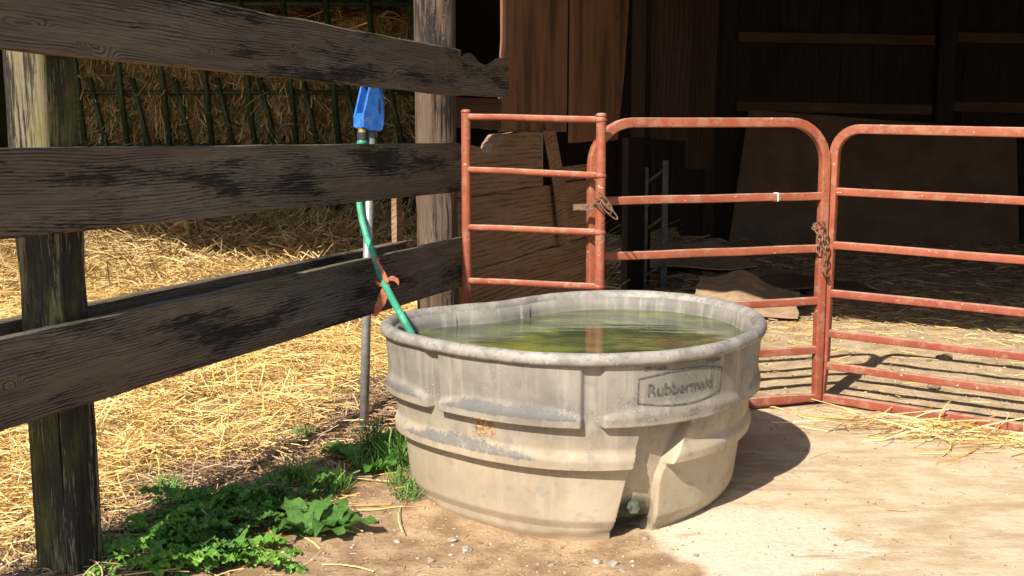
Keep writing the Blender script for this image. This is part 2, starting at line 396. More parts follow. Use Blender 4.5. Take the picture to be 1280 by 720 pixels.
# ------------------------------------------------------------------ strands
def strands(name, P, L, W, yaw, pitch, bend, mat, parent=None, segs=3, roll=None, z_min=None):
    """P: (n,3) start points.  Ribbons slightly bent, width W."""
    n = len(P); K = segs+1; t = np.linspace(0, 1, K)[None, :]
    yw = yaw[:, None] + bend[:, None]*(t-.5)
    pt = pitch[:, None] - np.abs(bend[:, None])*.5*t
    st = (L/segs)[:, None]
    dx = np.cos(yw)*np.cos(pt)*st; dy = np.sin(yw)*np.cos(pt)*st; dz = np.sin(pt)*st
    C = np.stack([np.cumsum(dx, 1)-dx, np.cumsum(dy, 1)-dy, np.cumsum(dz, 1)-dz], -1) + P[:, None, :]
    if z_min is not None: C[:, :, 2] = np.maximum(C[:, :, 2], z_min(C[:, :, 0], C[:, :, 1]))
    if roll is None: roll = RS.uniform(-1.2, 1.2, n)
    sx = -np.sin(yw)*np.cos(roll)[:, None]; sy = np.cos(yw)*np.cos(roll)[:, None]; sz = np.sin(roll)[:, None]*np.ones_like(yw)
    S = np.stack([sx, sy, sz], -1)*(W[:, None, None]/2)
    V = np.stack([C-S, C+S], 2).reshape(-1, 3)
    b = (np.arange(n)*K*2)[:, None]; k = (np.arange(segs)*2)[None, :]
    a = (b+k).ravel(); F = np.stack([a, a+1, a+3, a+2], 1)
    return np_mesh(name, V, F, mat, parent)
def scatter(n, x0, x1, y0, y1, dens):
    x = RS.uniform(x0, x1, n); y = RS.uniform(y0, y1, n); k = RS.rand(n) < dens(x, y); return x[k], y[k]
def field(name, x, y, Lr, Wr, mat, label, lift=.03, pit=.35, zj=.02):
    n = len(x); L = RS.uniform(Lr[0], Lr[1], n); W = RS.uniform(Wr[0], Wr[1], n)
    P = np.stack([x, y, gh(x, y)+RS.uniform(0, lift, n)+.002], 1)
    o = strands(name, P, L, W, RS.uniform(0, 2*PI, n), RS.normal(.05, pit, n)*.7, RS.normal(0, .5, n), mat, z_min=lambda a, b: gh(a, b)+.003)
    tag(o, label, name.replace('_', ' '), kind='stuff'); return o
# sunlit straw left of the fence
def dstraw(x, y):
    d = soil_w(x, y); e = (fbm(x, y, 2.2, 31)-.5)*.9
    return sstep(.30, .66, d+e*.8)*(.18+.82*sstep(.36, .52, fbm(x, y, 4.5, 51)))*np.clip(1.15-.05*(y-4), .35, 1)*(x > -.52*y-.3)
x, y = scatter(210000, -5.6, -.1, 3.4, 10.5, dstraw)
field('straw_bedding', x, y, (.04, .21), (.0022, .0048), M['straw'], 'bright golden straw spread over the yard behind the board fence', .05)
# coarse tufts standing up out of the bed
x, y = scatter(9000, -5.6, -.4, 4.5, 11.6, lambda x, y: sstep(.5, .9, soil_w(x, y))*(fbm(x, y, 3, 77) > .56)*(x > -.52*y-.3))
n = len(x); P = np.stack([x, y, gh(x, y)], 1)
o = strands('straw_tufts', P, RS.uniform(.08, .2, n), RS.uniform(.004, .007, n), RS.uniform(0, 6.28, n), RS.uniform(.1, 1.1, n), RS.normal(0, .9, n), M['straw'])
tag(o, 'loose straw tufts sticking up out of the golden bedding', 'straw', kind='stuff')
# hay heaps below the feeder
x, y = scatter(46000, -6.2, .9, 9.4, 13.2, lambda x, y: sstep(.1, .6, soil_w(x, y))*(.25+.75*sstep(9.4, 10.4, y+.3*x)))
field('hay_litter', x, y, (.12, .38), (.006, .011), M['hay'], 'dull brown hay heaped on the ground below the green feeder', .10, .6)
# brown mulch fibres beside the weeds
x, y = scatter(26000, -2.2, -.05, 3.4, 6.4, lambda x, y: np.exp(-((soil_w(x, y)-.22)/.24)**2)*.9)
field('trampled_straw', x, y, (.03, .14), (.003, .006), M['oldstraw'], 'trampled brown straw and mulch under the fence beside the weeds', .02, .3)
x, y = scatter(900, -1.4, .2, 3.5, 5.6, lambda x, y: .9*np.exp(-((soil_w(x, y)+.15)/.3)**2))
field('dry_stems', x, y, (.10, .32), (.003, .0055), M['straw'], 'dry straw stems lying over the soil between weeds and tank', .01, .05)
# straw litter behind the gates
def dyard(x, y):
    gl = 5.97-(x-1.5)*.5
    a = sstep(6.6, 8.2, y)*sstep(10.5, 8.6, y)*(.15+.85*(fbm(x, y, 2.5, 41) > .5))
    return np.clip(a*.45 + .03, 0, 1)*(y > gl+.15)*(soil_w(x, y) < -.2)
x, y = scatter(30000, -.2, 5.2, 5.6, 13.8, dyard)
field('straw_litter', x, y, (.04, .18), (.003, .006), M['straw'], 'thin straw litter over the dirt behind the red gates', .012, .12)
x, y = scatter(12000, -.2, 5.6, 8.5, 14, lambda x, y: np.full_like(x, .8))
field('barn_floor_litter', x, y, (.06, .24), (.006, .011), M['oldstraw'], 'brown litter on the shaded barn floor', .02, .2)
# straw heap in front of the right gate
def dheap(x, y):
    u = (x-2.02)*.80-(y-5.12)*-.0; v = (y-(5.38-.50*(x-2.0)))
    return np.exp(-((x-2.05)/.42)**2-(v/.15)**2)
x, y = scatter(3600, .9, 3.0, 4.2, 6.0, dheap)
n = len(x); P = np.stack([x, y, gh(x, y)+.004+RS.rand(n)*.05*dheap(x, y)], 1)
o = strands('straw_heap', P, RS.uniform(.12, .42, n), RS.uniform(.004, .0075, n), RS.normal(.1, .7, n)+PI*(RS.rand(n) > .5), RS.normal(.05, .16, n), RS.normal(0, 1.0, n), M['straw'], segs=4, z_min=lambda a, b: gh(a, b)+.004)
tag(o, 'loose heap of yellow straw on the concrete before the right gate', 'straw', kind='stuff')
x, y = scatter(420, .2, 2.9, 3.4, 6.0, lambda x, y: (.10+.9*sstep(.35, .0, np.abs(y-(5.62-.55*(x-1.6)))))*(np.hypot(x-TC[0], y-TC[1]) > .85))
n = len(x); P = np.stack([x, y, gh(x, y)+.004], 1)
o = strands('loose_straw', P, RS.uniform(.06, .30, n), RS.uniform(.003, .006, n), RS.normal(0, .8, n), RS.normal(0, .03, n), RS.normal(0, .9, n), M['straw'], segs=4, z_min=lambda a, b: gh(a, b)+.003)
tag(o, 'single yellow straws scattered on the concrete', 'straw', kind='stuff')

# ------------------------------------------------------------------ barn
barn = tag(empty('barn', (1, 10, 0)), 'dark open-fronted wooden barn behind the gates and feeder', 'barn')
def bpart(mb, name, mat, **k):
    mb.v = [(v[0]-1, v[1]-10, v[2]) for v in mb.v]; return mb.build(name, mat, barn, **k)
# back wall of upright boards
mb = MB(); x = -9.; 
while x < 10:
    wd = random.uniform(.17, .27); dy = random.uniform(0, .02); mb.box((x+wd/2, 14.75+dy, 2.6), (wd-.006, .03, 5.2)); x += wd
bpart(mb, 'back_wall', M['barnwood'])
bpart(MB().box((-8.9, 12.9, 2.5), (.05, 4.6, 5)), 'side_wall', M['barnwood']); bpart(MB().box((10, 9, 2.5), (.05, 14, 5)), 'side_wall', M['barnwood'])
bpart(MB().box((.5, 14.83, 2.6), (19.5, .04, 5.2)), 'gap_seal', M['barnwood'])  # sheet added behind the boards to block sky light through their gaps
mb = MB(); ev = [(-9.5, 11.6, 3.2), (-6.5, 10.1, 3.2), (-4., 7.6, 3.2), (.7, 5.85, 3.2), (10.5, -.2, 3.2), (10.5, 15.6, 5.3), (-9.5, 15.6, 4.2)]  # unseen front eave, bent so its shadow edge falls across the straw
mb.add(ev+[(a, b, c+.06) for a, b, c in ev], [(0, 6, 5, 4), (0, 4, 3), (0, 3, 2), (0, 2, 1), (7, 11, 12, 13), (7, 10, 11), (7, 9, 10), (7, 8, 9)]+[(k, (k+1) % 7, (k+1) % 7+7, k+7) for k in range(7)])
bpart(mb, 'roof', M['roofing'])
for z, dx in ((2.40, 0), (1.58, .1)):
    for a, b in ((2.7, 5.05), (5.3, 9.5)):
        L = b-a; mb = MB().box((0, 0, 0), (L, .06, .12)); o = mb.build('girt', M['barnbeam'], barn, bevel=.006)
        o.location = ((a+b)/2-1, 14.62-10, z - .02*(a > 4)); o.rotation_euler = (0, rad(1.0), 0)
mb = MB().box((5.19, 14.6, 2.6), (.21, .16, 5.2)); bpart(mb, 'stud', M['barnwood'], bevel=.008)
for xx, wd, yy in ((2.15, .12, 13.2), (1.45, .10, 12.6), (7.4, .2, 14.6)):
    bpart(MB().box((xx, yy, 2.5), (wd, wd, 5)), 'stud', M['barnwood'], bevel=.006)
# cross beam behind hay
bpart(MB().box((-3.4, 14.6, 3.0), (8, .1, .2)), 'girt', M['barnbeam'], bevel=.006)
# leaning plywood sheet at the back
def sheet(name, pts, th, mat, label, cat, group=None, bev=.003):
    """pts: four or more (x,y,z) on a plane; extruded by th backwards"""
    P_ = [Vector(p) for p in pts]; c = sum(P_, Vector())/len(P_); nn = (P_[1]-P_[0]).cross(P_[2]-P_[0]).normalized()
    if nn.y < 0: nn = -nn
    n_ = len(P_); V = [p-c for p in P_]+[p-c+nn*th for p in P_]
    mb = MB().add(V, [tuple(range(n_)), tuple(range(2*n_-1, n_-1, -1))]+[(i, i+n_, (i+1) % n_+n_, (i+1) % n_) for i in range(n_)])
    o = mb.build(name, mat, bevel=bev); o.location = c; tag(o, label, cat, group); return o
M['drab'] = simple('drab_board', (.105, .062, .038), (.145, .09, .056), 3, .85, .15, .1)
sheet('plywood_sheet', [(2.52, 13.9, .0), (5.82, 13.7, .0), (5.98, 14.35, 1.32), (5.2, 14.38, 1.38), (2.82, 14.45, 1.56)], .02, M['drab'], 'large drab board leaning on the back wall of the barn', 'board')
# dark panels hanging deeper inside, right of the brown plywood
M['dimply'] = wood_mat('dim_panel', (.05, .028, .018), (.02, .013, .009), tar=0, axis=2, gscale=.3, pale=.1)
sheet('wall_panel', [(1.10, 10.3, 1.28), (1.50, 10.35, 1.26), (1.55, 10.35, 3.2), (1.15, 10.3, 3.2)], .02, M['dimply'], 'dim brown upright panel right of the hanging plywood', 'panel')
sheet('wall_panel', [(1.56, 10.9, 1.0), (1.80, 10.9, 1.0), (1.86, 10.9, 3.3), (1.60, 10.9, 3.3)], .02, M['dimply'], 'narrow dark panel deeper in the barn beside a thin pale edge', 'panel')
# zigzag steel frame standing in the shade
t = empty('steel_frame', (1.16, 10.2, 0)); tag(t, 'dull grey lattice frame standing in the shade behind the small gate', 'metal frame')
for xx in (-.03, .14):
    MB().box((xx, 0, .52), (.05, .03, 1.04 if xx < 0 else 1.16)).build('upright', M['grey'], t, bevel=.004)
for k in range(5):
    z = .1+k*.2; MB().sweep([(-.03, 0, z), (.14, .01, z+.13)], .012, 6).build('brace', M['grey'], t)
# bent cardboard/plywood scrap
def scrap(name, loc, rz, wd, dp, mat, label, bend, seed):
    nx, ny = 26, 12; V = []
    for j in range(ny):
        for i in range(nx):
            u = i/(nx-1); v = j/(ny-1); xx = (u-.5)*wd + .04*mn.noise(Vector((v*4, seed, 0))); yy = (v-.5)*dp + .05*mn.noise(Vector((u*5, seed, 3)))
            V.append((xx, yy, bend(u, v)))
    n0 = len(V); V += [(a, b, c-.012) for a, b, c in V]
    F = [(j*nx+i, j*nx+i+1, (j+1)*nx+i+1, (j+1)*nx+i) for j in range(ny-1) for i in range(nx-1)]
    F += [tuple(n0+k for k in f[::-1]) for f in F]
    bd = [(i, 0) for i in range(nx)]+[(nx-1, j) for j in range(1, ny)]+[(i, ny-1) for i in range(nx-2, -1, -1)]+[(0, j) for j in range(ny-2, 0, -1)]
    ids = [j*nx+i for i, j in bd]
    F += [(ids[k], ids[k]+n0, ids[(k+1) % len(ids)]+n0, ids[(k+1) % len(ids)]) for k in range(len(ids))]
    o = MB().add(V, F).build(name, mat, smooth=True, autosmooth=.6); o.location = loc; o.rotation_euler = (0, 0, rz); return tag(o, label, 'scrap board')
M['card'] = simple('weathered_board_scrap', (.25, .165, .10), (.35, .24, .15), 9, .9, .1, .3)
scrap('board_scrap', (1.75, 8.86, .04), rad(-14), .76, .60, M['card'], 'bent tan board scrap lying in the sun beyond the small gate', lambda u, v: .10*math.exp(-((u-.45)/.2)**2)*(.4+.6*v)+.20*v*(1-.5*u), 3)
scrap('board_scrap', (2.55, 9.95, .05), rad(9), .95, .5, M['drab'], 'flat brown board scrap in shade beyond the gate post', lambda u, v: .05*v+.04*math.sin(u*5), 8)
scrap('board_scrap', (1.55, 11.3, .10), rad(20), 1.3, .8, M['card'], 'dim dusty board lying flat inside the barn', lambda u, v: .16*v+.03*math.sin(u*6), 5)

# ------------------------------------------------------------------ boards
def board(name, L, Hh, T, mat, parent=None, seed=0, edge=.006, top=None, bot=None, nx=90, ends=.004):
    """plank: x along, y thickness, z height, centred; top(x) / bot(x) extra edge offsets"""
    sec = []; ny = 10; b = min(.006, T*.25)
    for k in range(ny+1): sec.append((-T/2, -Hh/2 + b + (Hh-2*b)*k/ny, 0))
    sec.append((-T/2+b, Hh/2, 1)); sec.append((T/2-b, Hh/2, 1))
    for k in range(ny+1): sec.append((T/2, Hh/2 - b - (Hh-2*b)*k/ny, 0))
    sec.append((T/2-b, -Hh/2, 1)); sec.append((-T/2+b, -Hh/2, 1))
    V = []; n = len(sec)
    for i in range(nx+1):
        u = i/nx; x = (u-.5)*L
        for (y, z, e) in sec:
            zz = z; f = z/(Hh/2)
            t_ = (top(x) if top else 0)+edge*mn.noise(Vector((x*3+seed, seed*2.2, 1)))*1.2+edge*.5*mn.noise(Vector((x*14+seed, y*10, 5)))
            b_ = (bot(x) if bot else 0)+edge*mn.noise(Vector((x*3+seed, seed*1.2, 9)))
            zz += t_*max(0, f) + b_*max(0, -f)
            yy = y + .0025*mn.noise(Vector((x*2.5, zz*9, seed+(3 if y > 0 else 8)))) + .006*mn.noise(Vector((x*.8, seed, 2)))
            xx = x
            if i in (0, nx): xx += ends*mn.noise(Vector((z*30, y*30, seed+i)))*2
            V.append((xx, yy, zz))
    F = [(i*n+k, i*n+(k+1) % n, (i+1)*n+(k+1) % n, (i+1)*n+k) for i in range(nx) for k in range(n)]
    F += [tuple(range(n-1, -1, -1)), tuple(nx*n+k for k in range(n))]
    return MB().add(V, F).build(name, mat, parent, smooth=True, autosmooth=.7)
def fence_board(name, s0, s1, n, zc0, zc1, Hh, T, mat, root, **k):
    a = FP(s0, n, zc0); b = FP(s1, n, zc1); L = (b-a).length
    o = board(name, L, Hh, T, mat, root, **k); c = (a+b)/2
    o.location = c - root.location; o.rotation_euler = (0, -math.atan2(zc1-zc0, s1-s0), PI/2-FA)
    return o
fence = empty('board_fence', FP(-1.87, -.15, 0)); tag(fence, 'weathered dark plank fence with wide boards along the left of the tank', 'fence')
fence_board('rail', -3.6, 1.05, -.022, 1.785, 1.678, .235, .045, M['fence'], fence, seed=3, edge=.005)
fence_board('rail', -3.6, 1.035, -.022, 1.252, 1.194, .252, .045, M['fence'], fence, seed=11, edge=.0025)
fence_board('rail', -3.6, 1.12, -.022, .700, .695, .258, .045, M['fence'], fence, seed=23, edge=.004)
fence_board('rail', -2.6, .93, -.285, .715, .700, .22, .04, M['fence'], fence, seed=31, edge=.005)
def short_top(x):
    return .03*math.exp(-((x+.16)/.07)**2)-.03*math.exp(-((x-.05)/.13)**2)+.02*sstep(.12, .28, x)
o = fence_board('rail', 1.055, 1.80, -.05, 1.665, 1.665, .20, .03, M['fence'], fence, seed=41, edge=.004, top=short_top)
# square-hewn post
def hewn_post(name, s, n, wd, h, mat, root, seed, z0=-.1):
    nseg = 60; V = []; ring = []
    m_ = 9
    for side in range(4):
        for k in range(m_): 
            t_ = k/m_; a = [(-1, -1), (1, -1), (1, 1), (-1, 1)][side]; b = [(1, -1), (1, 1), (-1, 1), (-1, -1)][side]
            x_, y_ = a[0]+(b[0]-a[0])*t_, a[1]+(b[1]-a[1])*t_
            r_ = max(1, (abs(x_)**7+abs(y_)**7)**(1/7)); ring.append((x_/r_, y_/r_))
    N = len(ring)
    for i in range(nseg+1):
        z = z0+(h-z0)*i/nseg
        for (x_, y_) in ring:
            f = 1+.045*mn.noise(Vector((x_*1.5, y_*1.5, z*2+seed)))+.02*mn.noise(Vector((x_*5, y_*5, z*9+seed)))
            # waist worn between the rails
            f *= 1-.05*math.exp(-((z-.95)/.10)**2)
            V.append((x_*wd/2*f, y_*wd/2*f, z))
    F = [(i*N+k, i*N+(k+1) % N, (i+1)*N+(k+1) % N, (i+1)*N+k) for i in range(nseg) for k in range(N)]
    F += [tuple(range(N-1, -1, -1)), tuple(nseg*N+k for k in range(N))]
    o = MB().add(V, F).build(name, mat, root, smooth=True, autosmooth=.8)
    o.location = FP(s, n, 0)-root.location; o.rotation_euler = (0, rad(-.8), PI/2-FA); return o
hewn_post('post', -1.775, -.128, .155, 1.93, M['post'], fence, 2)
hewn_post('post', -2.78, -.27, .21, 2.0, M['post'], fence, 9)  # unseen post, added to shade the left face of the first one
# round barn post behind the rail ends
def round_post(name, loc, r, h, mat, label, seed):
    V = []; N = 36; ns = 90
    for i in range(ns+1):
        z = -.1+(h+.1)*i/ns
        for k in range(N):
            a = 2*PI*k/N; f = 1+.05*mn.noise(Vector((math.cos(a), math.sin(a), z*.8+seed)))+.03*mn.noise(Vector((math.cos(a)*4, math.sin(a)*4, z*1.2+seed)))
            f += (.10*mn.noise(Vector((math.cos(a)*5, math.sin(a)*5, z*5))) if z < 1.05 else 0)
            V.append((r*f*math.cos(a), r*f*math.sin(a), z))
    F = [(i*N+k, i*N+(k+1) % N, (i+1)*N+(k+1) % N, (i+1)*N+k) for i in range(ns) for k in range(N)]
    F += [tuple(range(N-1, -1, -1)), tuple(ns*N+k for k in range(N))]
    o = MB().add(V, F).build(name, mat, smooth=True); o.location = loc; return tag(o, label, 'post')
pp = FP(1.07, -.155, 0)
round_post('round_post', pp, .108, 3.4, M['round'], 'tall grey round timber post behind the ends of the fence boards', 4)
# broken splinter board beside the round post's foot
o = fence_board('board', .86, .93, -.30, .95, .95, .62, .03, M['live'], fence, seed=5, edge=.02, nx=8)

# ------------------------------------------------------------------ stall wall beyond the post (same line as the fence)
for k_, (s_, z_) in enumerate(((-1.84, 1.80), (-1.77, 1.66), (-1.85, 1.28), (-1.76, 1.15), (-1.84, .75), (-1.77, .62), (.98, 1.72), (1.0, 1.64), (.99, 1.25), (.97, 1.14), (.96, .74), (.98, .64))):
    o = MB().lathe([(0, -.004), (.0065, -.003), (.0065, .002), (.004, .0035), (0, .004)], 10).build('nail', M['rust'], fence, smooth=True)
    o.location = FP(s_, .002, z_)-fence.location; o.rotation_euler = NF.to_track_quat('Z', 'Y').to_euler()
stall = tag(empty('stall_wall', FP(2.4, -.12, 0)), 'patched stall partition of live-edge slabs behind the short red panel', 'partition')
def slab(name, poly, n, th, mat, parent=None, label=None, cat=None, group=None):
    """poly: (s,z) outline in the fence plane, local x along the wall"""
    cs = sum(p[0] for p in poly)/len(poly); cz = sum(p[1] for p in poly)/len(poly)
    mb = MB().prism([(p[0]-cs, p[1]-cz) for p in poly], -th/2, th/2)
    o = mb.build(name, mat, parent, bevel=.003); loc = FP(cs, n, cz)
    o.location = loc - (parent.location if parent else Vector()); o.rotation_euler = (0, 0, PI/2-FA)
    if label: tag(o, label, cat, group)
    return o
def wob(poly, k=6, a=.008, seed=0):
    out = []
    for i in range(len(poly)):
        p, q = poly[i], poly[(i+1) % len(poly)]
        for j in range(k):
            t_ = j/k; x_ = p[0]+(q[0]-p[0])*t_; z_ = p[1]+(q[1]-p[1])*t_
            out.append((x_+a*mn.noise(Vector((x_*9, z_*9, seed))), z_+a*mn.noise(Vector((x_*9, z_*9, seed+5)))))
    return out
slab('live_edge_board', wob([(1.30, 1.02), (2.60, 1.02), (2.56, 1.36), (2.2, 1.365), (1.86, 1.352), (1.76, 1.30), (1.70, 1.225), (1.64, 1.245), (1.56, 1.29), (1.46, 1.30), (1.38, 1.265), (1.30, 1.18)], 4, .010), -.15, .075, M['live'], stall)
slab('board', wob([(1.15, .60), (3.9, .60), (3.9, 1.01), (1.15, 1.01)], 8, .008, 3), -.15, .03, M['live'], stall)
slab('board', wob([(1.15, .02), (3.9, .02), (3.9, .59), (1.15, .59)], 8, .008, 6), -.15, .03, M['live'], stall)
slab('prop', [(2.55, 1.37), (2.66, 1.37), (2.86, 1.02), (2.96, .6), (2.90, .6), (2.76, 1.0)], -.075, .05, M['live'], stall)
slab('stud', [(2.74, .02), (2.98, .02), (2.98, 1.36), (2.74, 1.36)], -.19, .05, M['barnwood'], stall)
slab('board', wob([(3.0, 1.02), (3.95, 1.02), (3.95, 1.12), (3.0, 1.12)], 5, .006, 2), -.15, .03, M['live'], stall)
slab('board', wob([(1.2, 1.40), (1.98, 1.38), (1.98, 1.56), (1.2, 1.56)], 5, .006, 2), -.15, .03, M['barnbeam'], stall)
slab('plywood_board', wob([(1.93, 1.365), (3.09, 1.352), (3.13, 3.2), (1.98, 3.2), (1.97, 1.9)], 7, .014, 9), -.14, .034, M['ply'], label='brown plywood sheet with a ragged pale edge hanging beside the round post', cat='plywood', group='hanging plywood sheets')
slab('plywood_board', wob([(3.09, 1.285), (4.19, 1.285), (4.35, 1.8), (4.62, 3.2), (3.12, 3.2)], 7, .006, 19), -.10, .026, M['ply'], label='second brown plywood sheet, hanging lower and deeper in the barn', cat='plywood', group='hanging plywood sheets')
# upright planks right of the plywood
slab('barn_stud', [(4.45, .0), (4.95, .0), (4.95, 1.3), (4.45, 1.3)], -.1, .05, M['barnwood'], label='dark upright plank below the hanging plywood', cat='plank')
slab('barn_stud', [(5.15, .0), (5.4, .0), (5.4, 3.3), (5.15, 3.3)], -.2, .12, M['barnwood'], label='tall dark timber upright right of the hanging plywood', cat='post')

# ------------------------------------------------------------------ hay feeder
feeder = tag(empty('hay_feeder', (-2.75, 13.0, 0)), 'tall green tube hay feeder packed with brown hay', 'hay feeder')
fx0, fx1, fy0, fy1, fz0, fz1 = -2.3, 2.15, -.4, .85, 1.16, 2.62
def rb(mb, a, b, r=.03, n=8): mb.sweep([a, b], r, n); return mb
for z, r_, yy in ((fz0, .035, fy0), (1.72, .022, fy0), (2.62, .035, fy0), (fz0, .035, fy1), (2.62, .035, fy1)):
    rb(MB(), (fx0, yy, z), (fx1-(.1 if z > 2 else 0), yy, z), r_).build('rail', M['greenpipe'], feeder, smooth=True)
k = 0; x = fx0+.12
while x < fx1-.3:
    lean = .05
    rb(MB(), (x+lean, fy0-.03, fz0), (x-lean*1.5, fy0-.03, fz1+.3), .032).build('upright_bar', M['greenpipe'], feeder, smooth=True)
    rb(MB(), (x+.27, fy0-.02, fz0), (x+.12, fy0+.0, fz1-.75), .030).build('slanted_bar', M['greenpipe'], feeder, smooth=True)
    x += .44; k += 1
pts = [(fx1+.0, fy0, fz0), (fx1-.02, fy0, 2.3)]
for q in range(9):
    a = PI*q/8; pts.append((fx1-.22+.20*math.cos(a)+.0, fy0, 2.38+.2*math.sin(a)))
pts.append((fx1-.44, fy0, 2.2)); MB().sweep(pts, .03, 8).build('end_hoop', M['greenpipe'], feeder, smooth=True)
for xx, dx in ((-1.9, .12), (.9, .2), (1.7, .16)):
    for yy in (fy0+.1, fy1):
        rb(MB(), (xx-dx, yy, .0), (xx+dx, yy, fz0), .045).build('leg', M['greenpipe'], feeder, smooth=True)
MB().box((-.07, .22, fz0-.02), (4.3, 1.2, .05)).build('floor', M['greenpipe'], feeder)
# hay load : lumpy core plus strands
nx_, nz_ = 60, 30; V = []
cu, cv = np.meshgrid(np.linspace(0, 1, 120), np.linspace(0, 1, 44))
XX = -2.25+3.95*cu; ZZ = 1.18+(1.45+.25*fbm(cu*8, cv*0, 1, 3))*cv
YY = fy0+.04+.5*fbm(XX*1.6, ZZ, 2.5, 6)+.45*sstep(.8, 1., cv)+.5*sstep(.94, 1, cu)
M['haycore'] = simple('packed_hay', (.11, .07, .03), (.36, .25, .12), 10, .95, .1, .9, 0, .03)
fr = np.stack([XX, YY, ZZ], -1).reshape(-1, 3); bk = fr.copy(); bk[:, 1] = fy1-.05
Fq = grid_faces(44, 120); N0 = len(fr)
bd = np.concatenate([np.arange(120), np.arange(1, 44)*120+119, (43*120+np.arange(118, -1, -1)), np.arange(42, 0, -1)*120])
sd_ = np.stack([bd, bd+N0, np.roll(bd, -1)+N0, np.roll(bd, -1)], 1)
o = np_mesh('packed_hay', np.concatenate([fr, bk]), np.concatenate([Fq, Fq[:, ::-1]+N0, sd_]), M['haycore'], smooth=True); o.location = feeder.location
n = 26000; u = RS.rand(n); v = RS.rand(n)**.9; X_ = -2.25+3.9*u; Z_ = 1.2+1.5*v
Y_ = fy0+.02+.5*fbm(X_*1.6, Z_, 2.5, 6)+.45*sstep(.8, 1., v)-RS.rand(n)*.05
tag(o, 'brown hay packed inside the green feeder', 'hay', kind='stuff')
h2 = strands('hay_strands', np.stack([X_, Y_, Z_], 1), RS.uniform(.10, .40, n), RS.uniform(.006, .013, n), RS.uniform(PI, 2*PI, n), RS.normal(-.9, .6, n), RS.normal(0, .9, n), M['hayload'], segs=4)
h2.location = feeder.location; tag(h2, 'loose hay strands poking between the green feeder bars', 'hay', kind='stuff')

# ------------------------------------------------------------------ gates
def arc(cx, cz, r, a0, a1, n=8): return [(cx+r*math.cos(rad(a0+(a1-a0)*k/n)), cz+r*math.sin(rad(a0+(a1-a0)*k/n))) for k in range(n+1)]
GR = .021
def orient(o, A, B):
    d = Vector(B)-Vector(A); o.location = A; o.rotation_euler = (0, -math.atan2(d.z, math.hypot(d.x, d.y)), math.atan2(d.y, d.x))
def gate(name, A, B, rails, rad_c, label, group, right_open=False):
    L = (Vector(B)-Vector(A)).length; t = empty(name); orient(t, A, B); tag(t, label, 'gate', group)
    zt, zb = rails[0], rails[-1]; r = rad_c
    path = [(0, zb)]+[(0, zb+(zt-r-zb)*k/6) for k in range(1, 6)]+arc(r, zt-r, r, 180, 90)+[(r+(L-2*r)*k/8, zt) for k in range(1, 8)]+arc(L-r, zt-r, r, 90, 0)+[(L, zt-r-(zt-r-zb)*k/6) for k in range(1, 6)]+[(L, zb)]+[(L-L*k/8, zb) for k in range(1, 8)]
    MB().sweep([(a, .0012*math.sin(a*9+b*5), b) for a, b in path], GR+.002, 24, flat=(0, 1, 0), sq=.72, closed=True).build('frame', M['red'], t, smooth=True, autosmooth=.9)
    for z in rails[1:-1]:
        x0, x1 = GR*.8, L-GR*.8
        MB().sweep([(x0+(x1-x0)*k/12, 0, z+.0009*math.sin(k*1.3+z*9)) for k in range(13)], GR-.002, 24, flat=(0, 1, 0), sq=.72).build('rail', M['red'], t, smooth=True, autosmooth=.9)
    return t, L
g1, L1 = gate('small_gate', (.375, 5.60, 0), (1.552, 5.985, 0), (1.425, 1.062, .80, .535, .285, .04), .2,
  'short red pipe gate with rounded corners behind the tank', 'red pipe gates')
g2, L2 = gate('wide_gate', (1.590, 6.012, 0), (4.0, 4.31, -.045), (1.395, 1.085, .815, .572, .366, .198, .03), .125,
  'wide red pipe gate with seven rails at the right of the photo', 'red pipe gates')
# straight upright in the hinge end of the wide gate
# white ring of tape on the second rail of the small gate
MB().sweep([(.968, 0, 1.062), (.974, 0, 1.062)], .0225, 24, flat=(0, 1, 0), sq=.72).build('tape_mark', M['bright'], g1, smooth=True)
# short panel between fence and gate, round tube
t = empty('fixed_panel'); A = Vector((-.226, 5.95, 0)); B = Vector((.405, 5.50, 0)); orient(t, A, B); LP = (B-A).length
tag(t, 'short fixed panel of round red tube between fence and small gate', 'gate panel')
for xx, zt in ((0, 1.475), (LP, 1.455)):
    MB().sweep([(xx, 0, .02), (xx, 0, zt)], .0235, 14).build('post', M['red'], t, smooth=True, autosmooth=.9)
    MB().lathe([(.024, zt-.004), (.026, zt+.002), (.020, zt+.012), (.0, zt+.014)], 14, (xx, 0, 0)).build('cap', M['red'], t, smooth=True)
for a, b in ((1.452, 1.437), (1.193, 1.185), (.908, .925), (.64, .672), (.38, .40), (.12, .12)):
    MB().sweep([(.0, 0, a), (LP*.3, 0, a+(b-a)*.3+.002), (LP*.7, 0, a+(b-a)*.7), (LP, 0, b)], .0165, 12).build('rail', M['red'], t, smooth=True, autosmooth=.9)
    MB().lathe([(.0, -.014), (.024, -.012), (.030, 0), (.024, .012), (.0, .014)], 12, (LP-.002, 0, b)).build('weld_collar', M['red'], t, smooth=True)
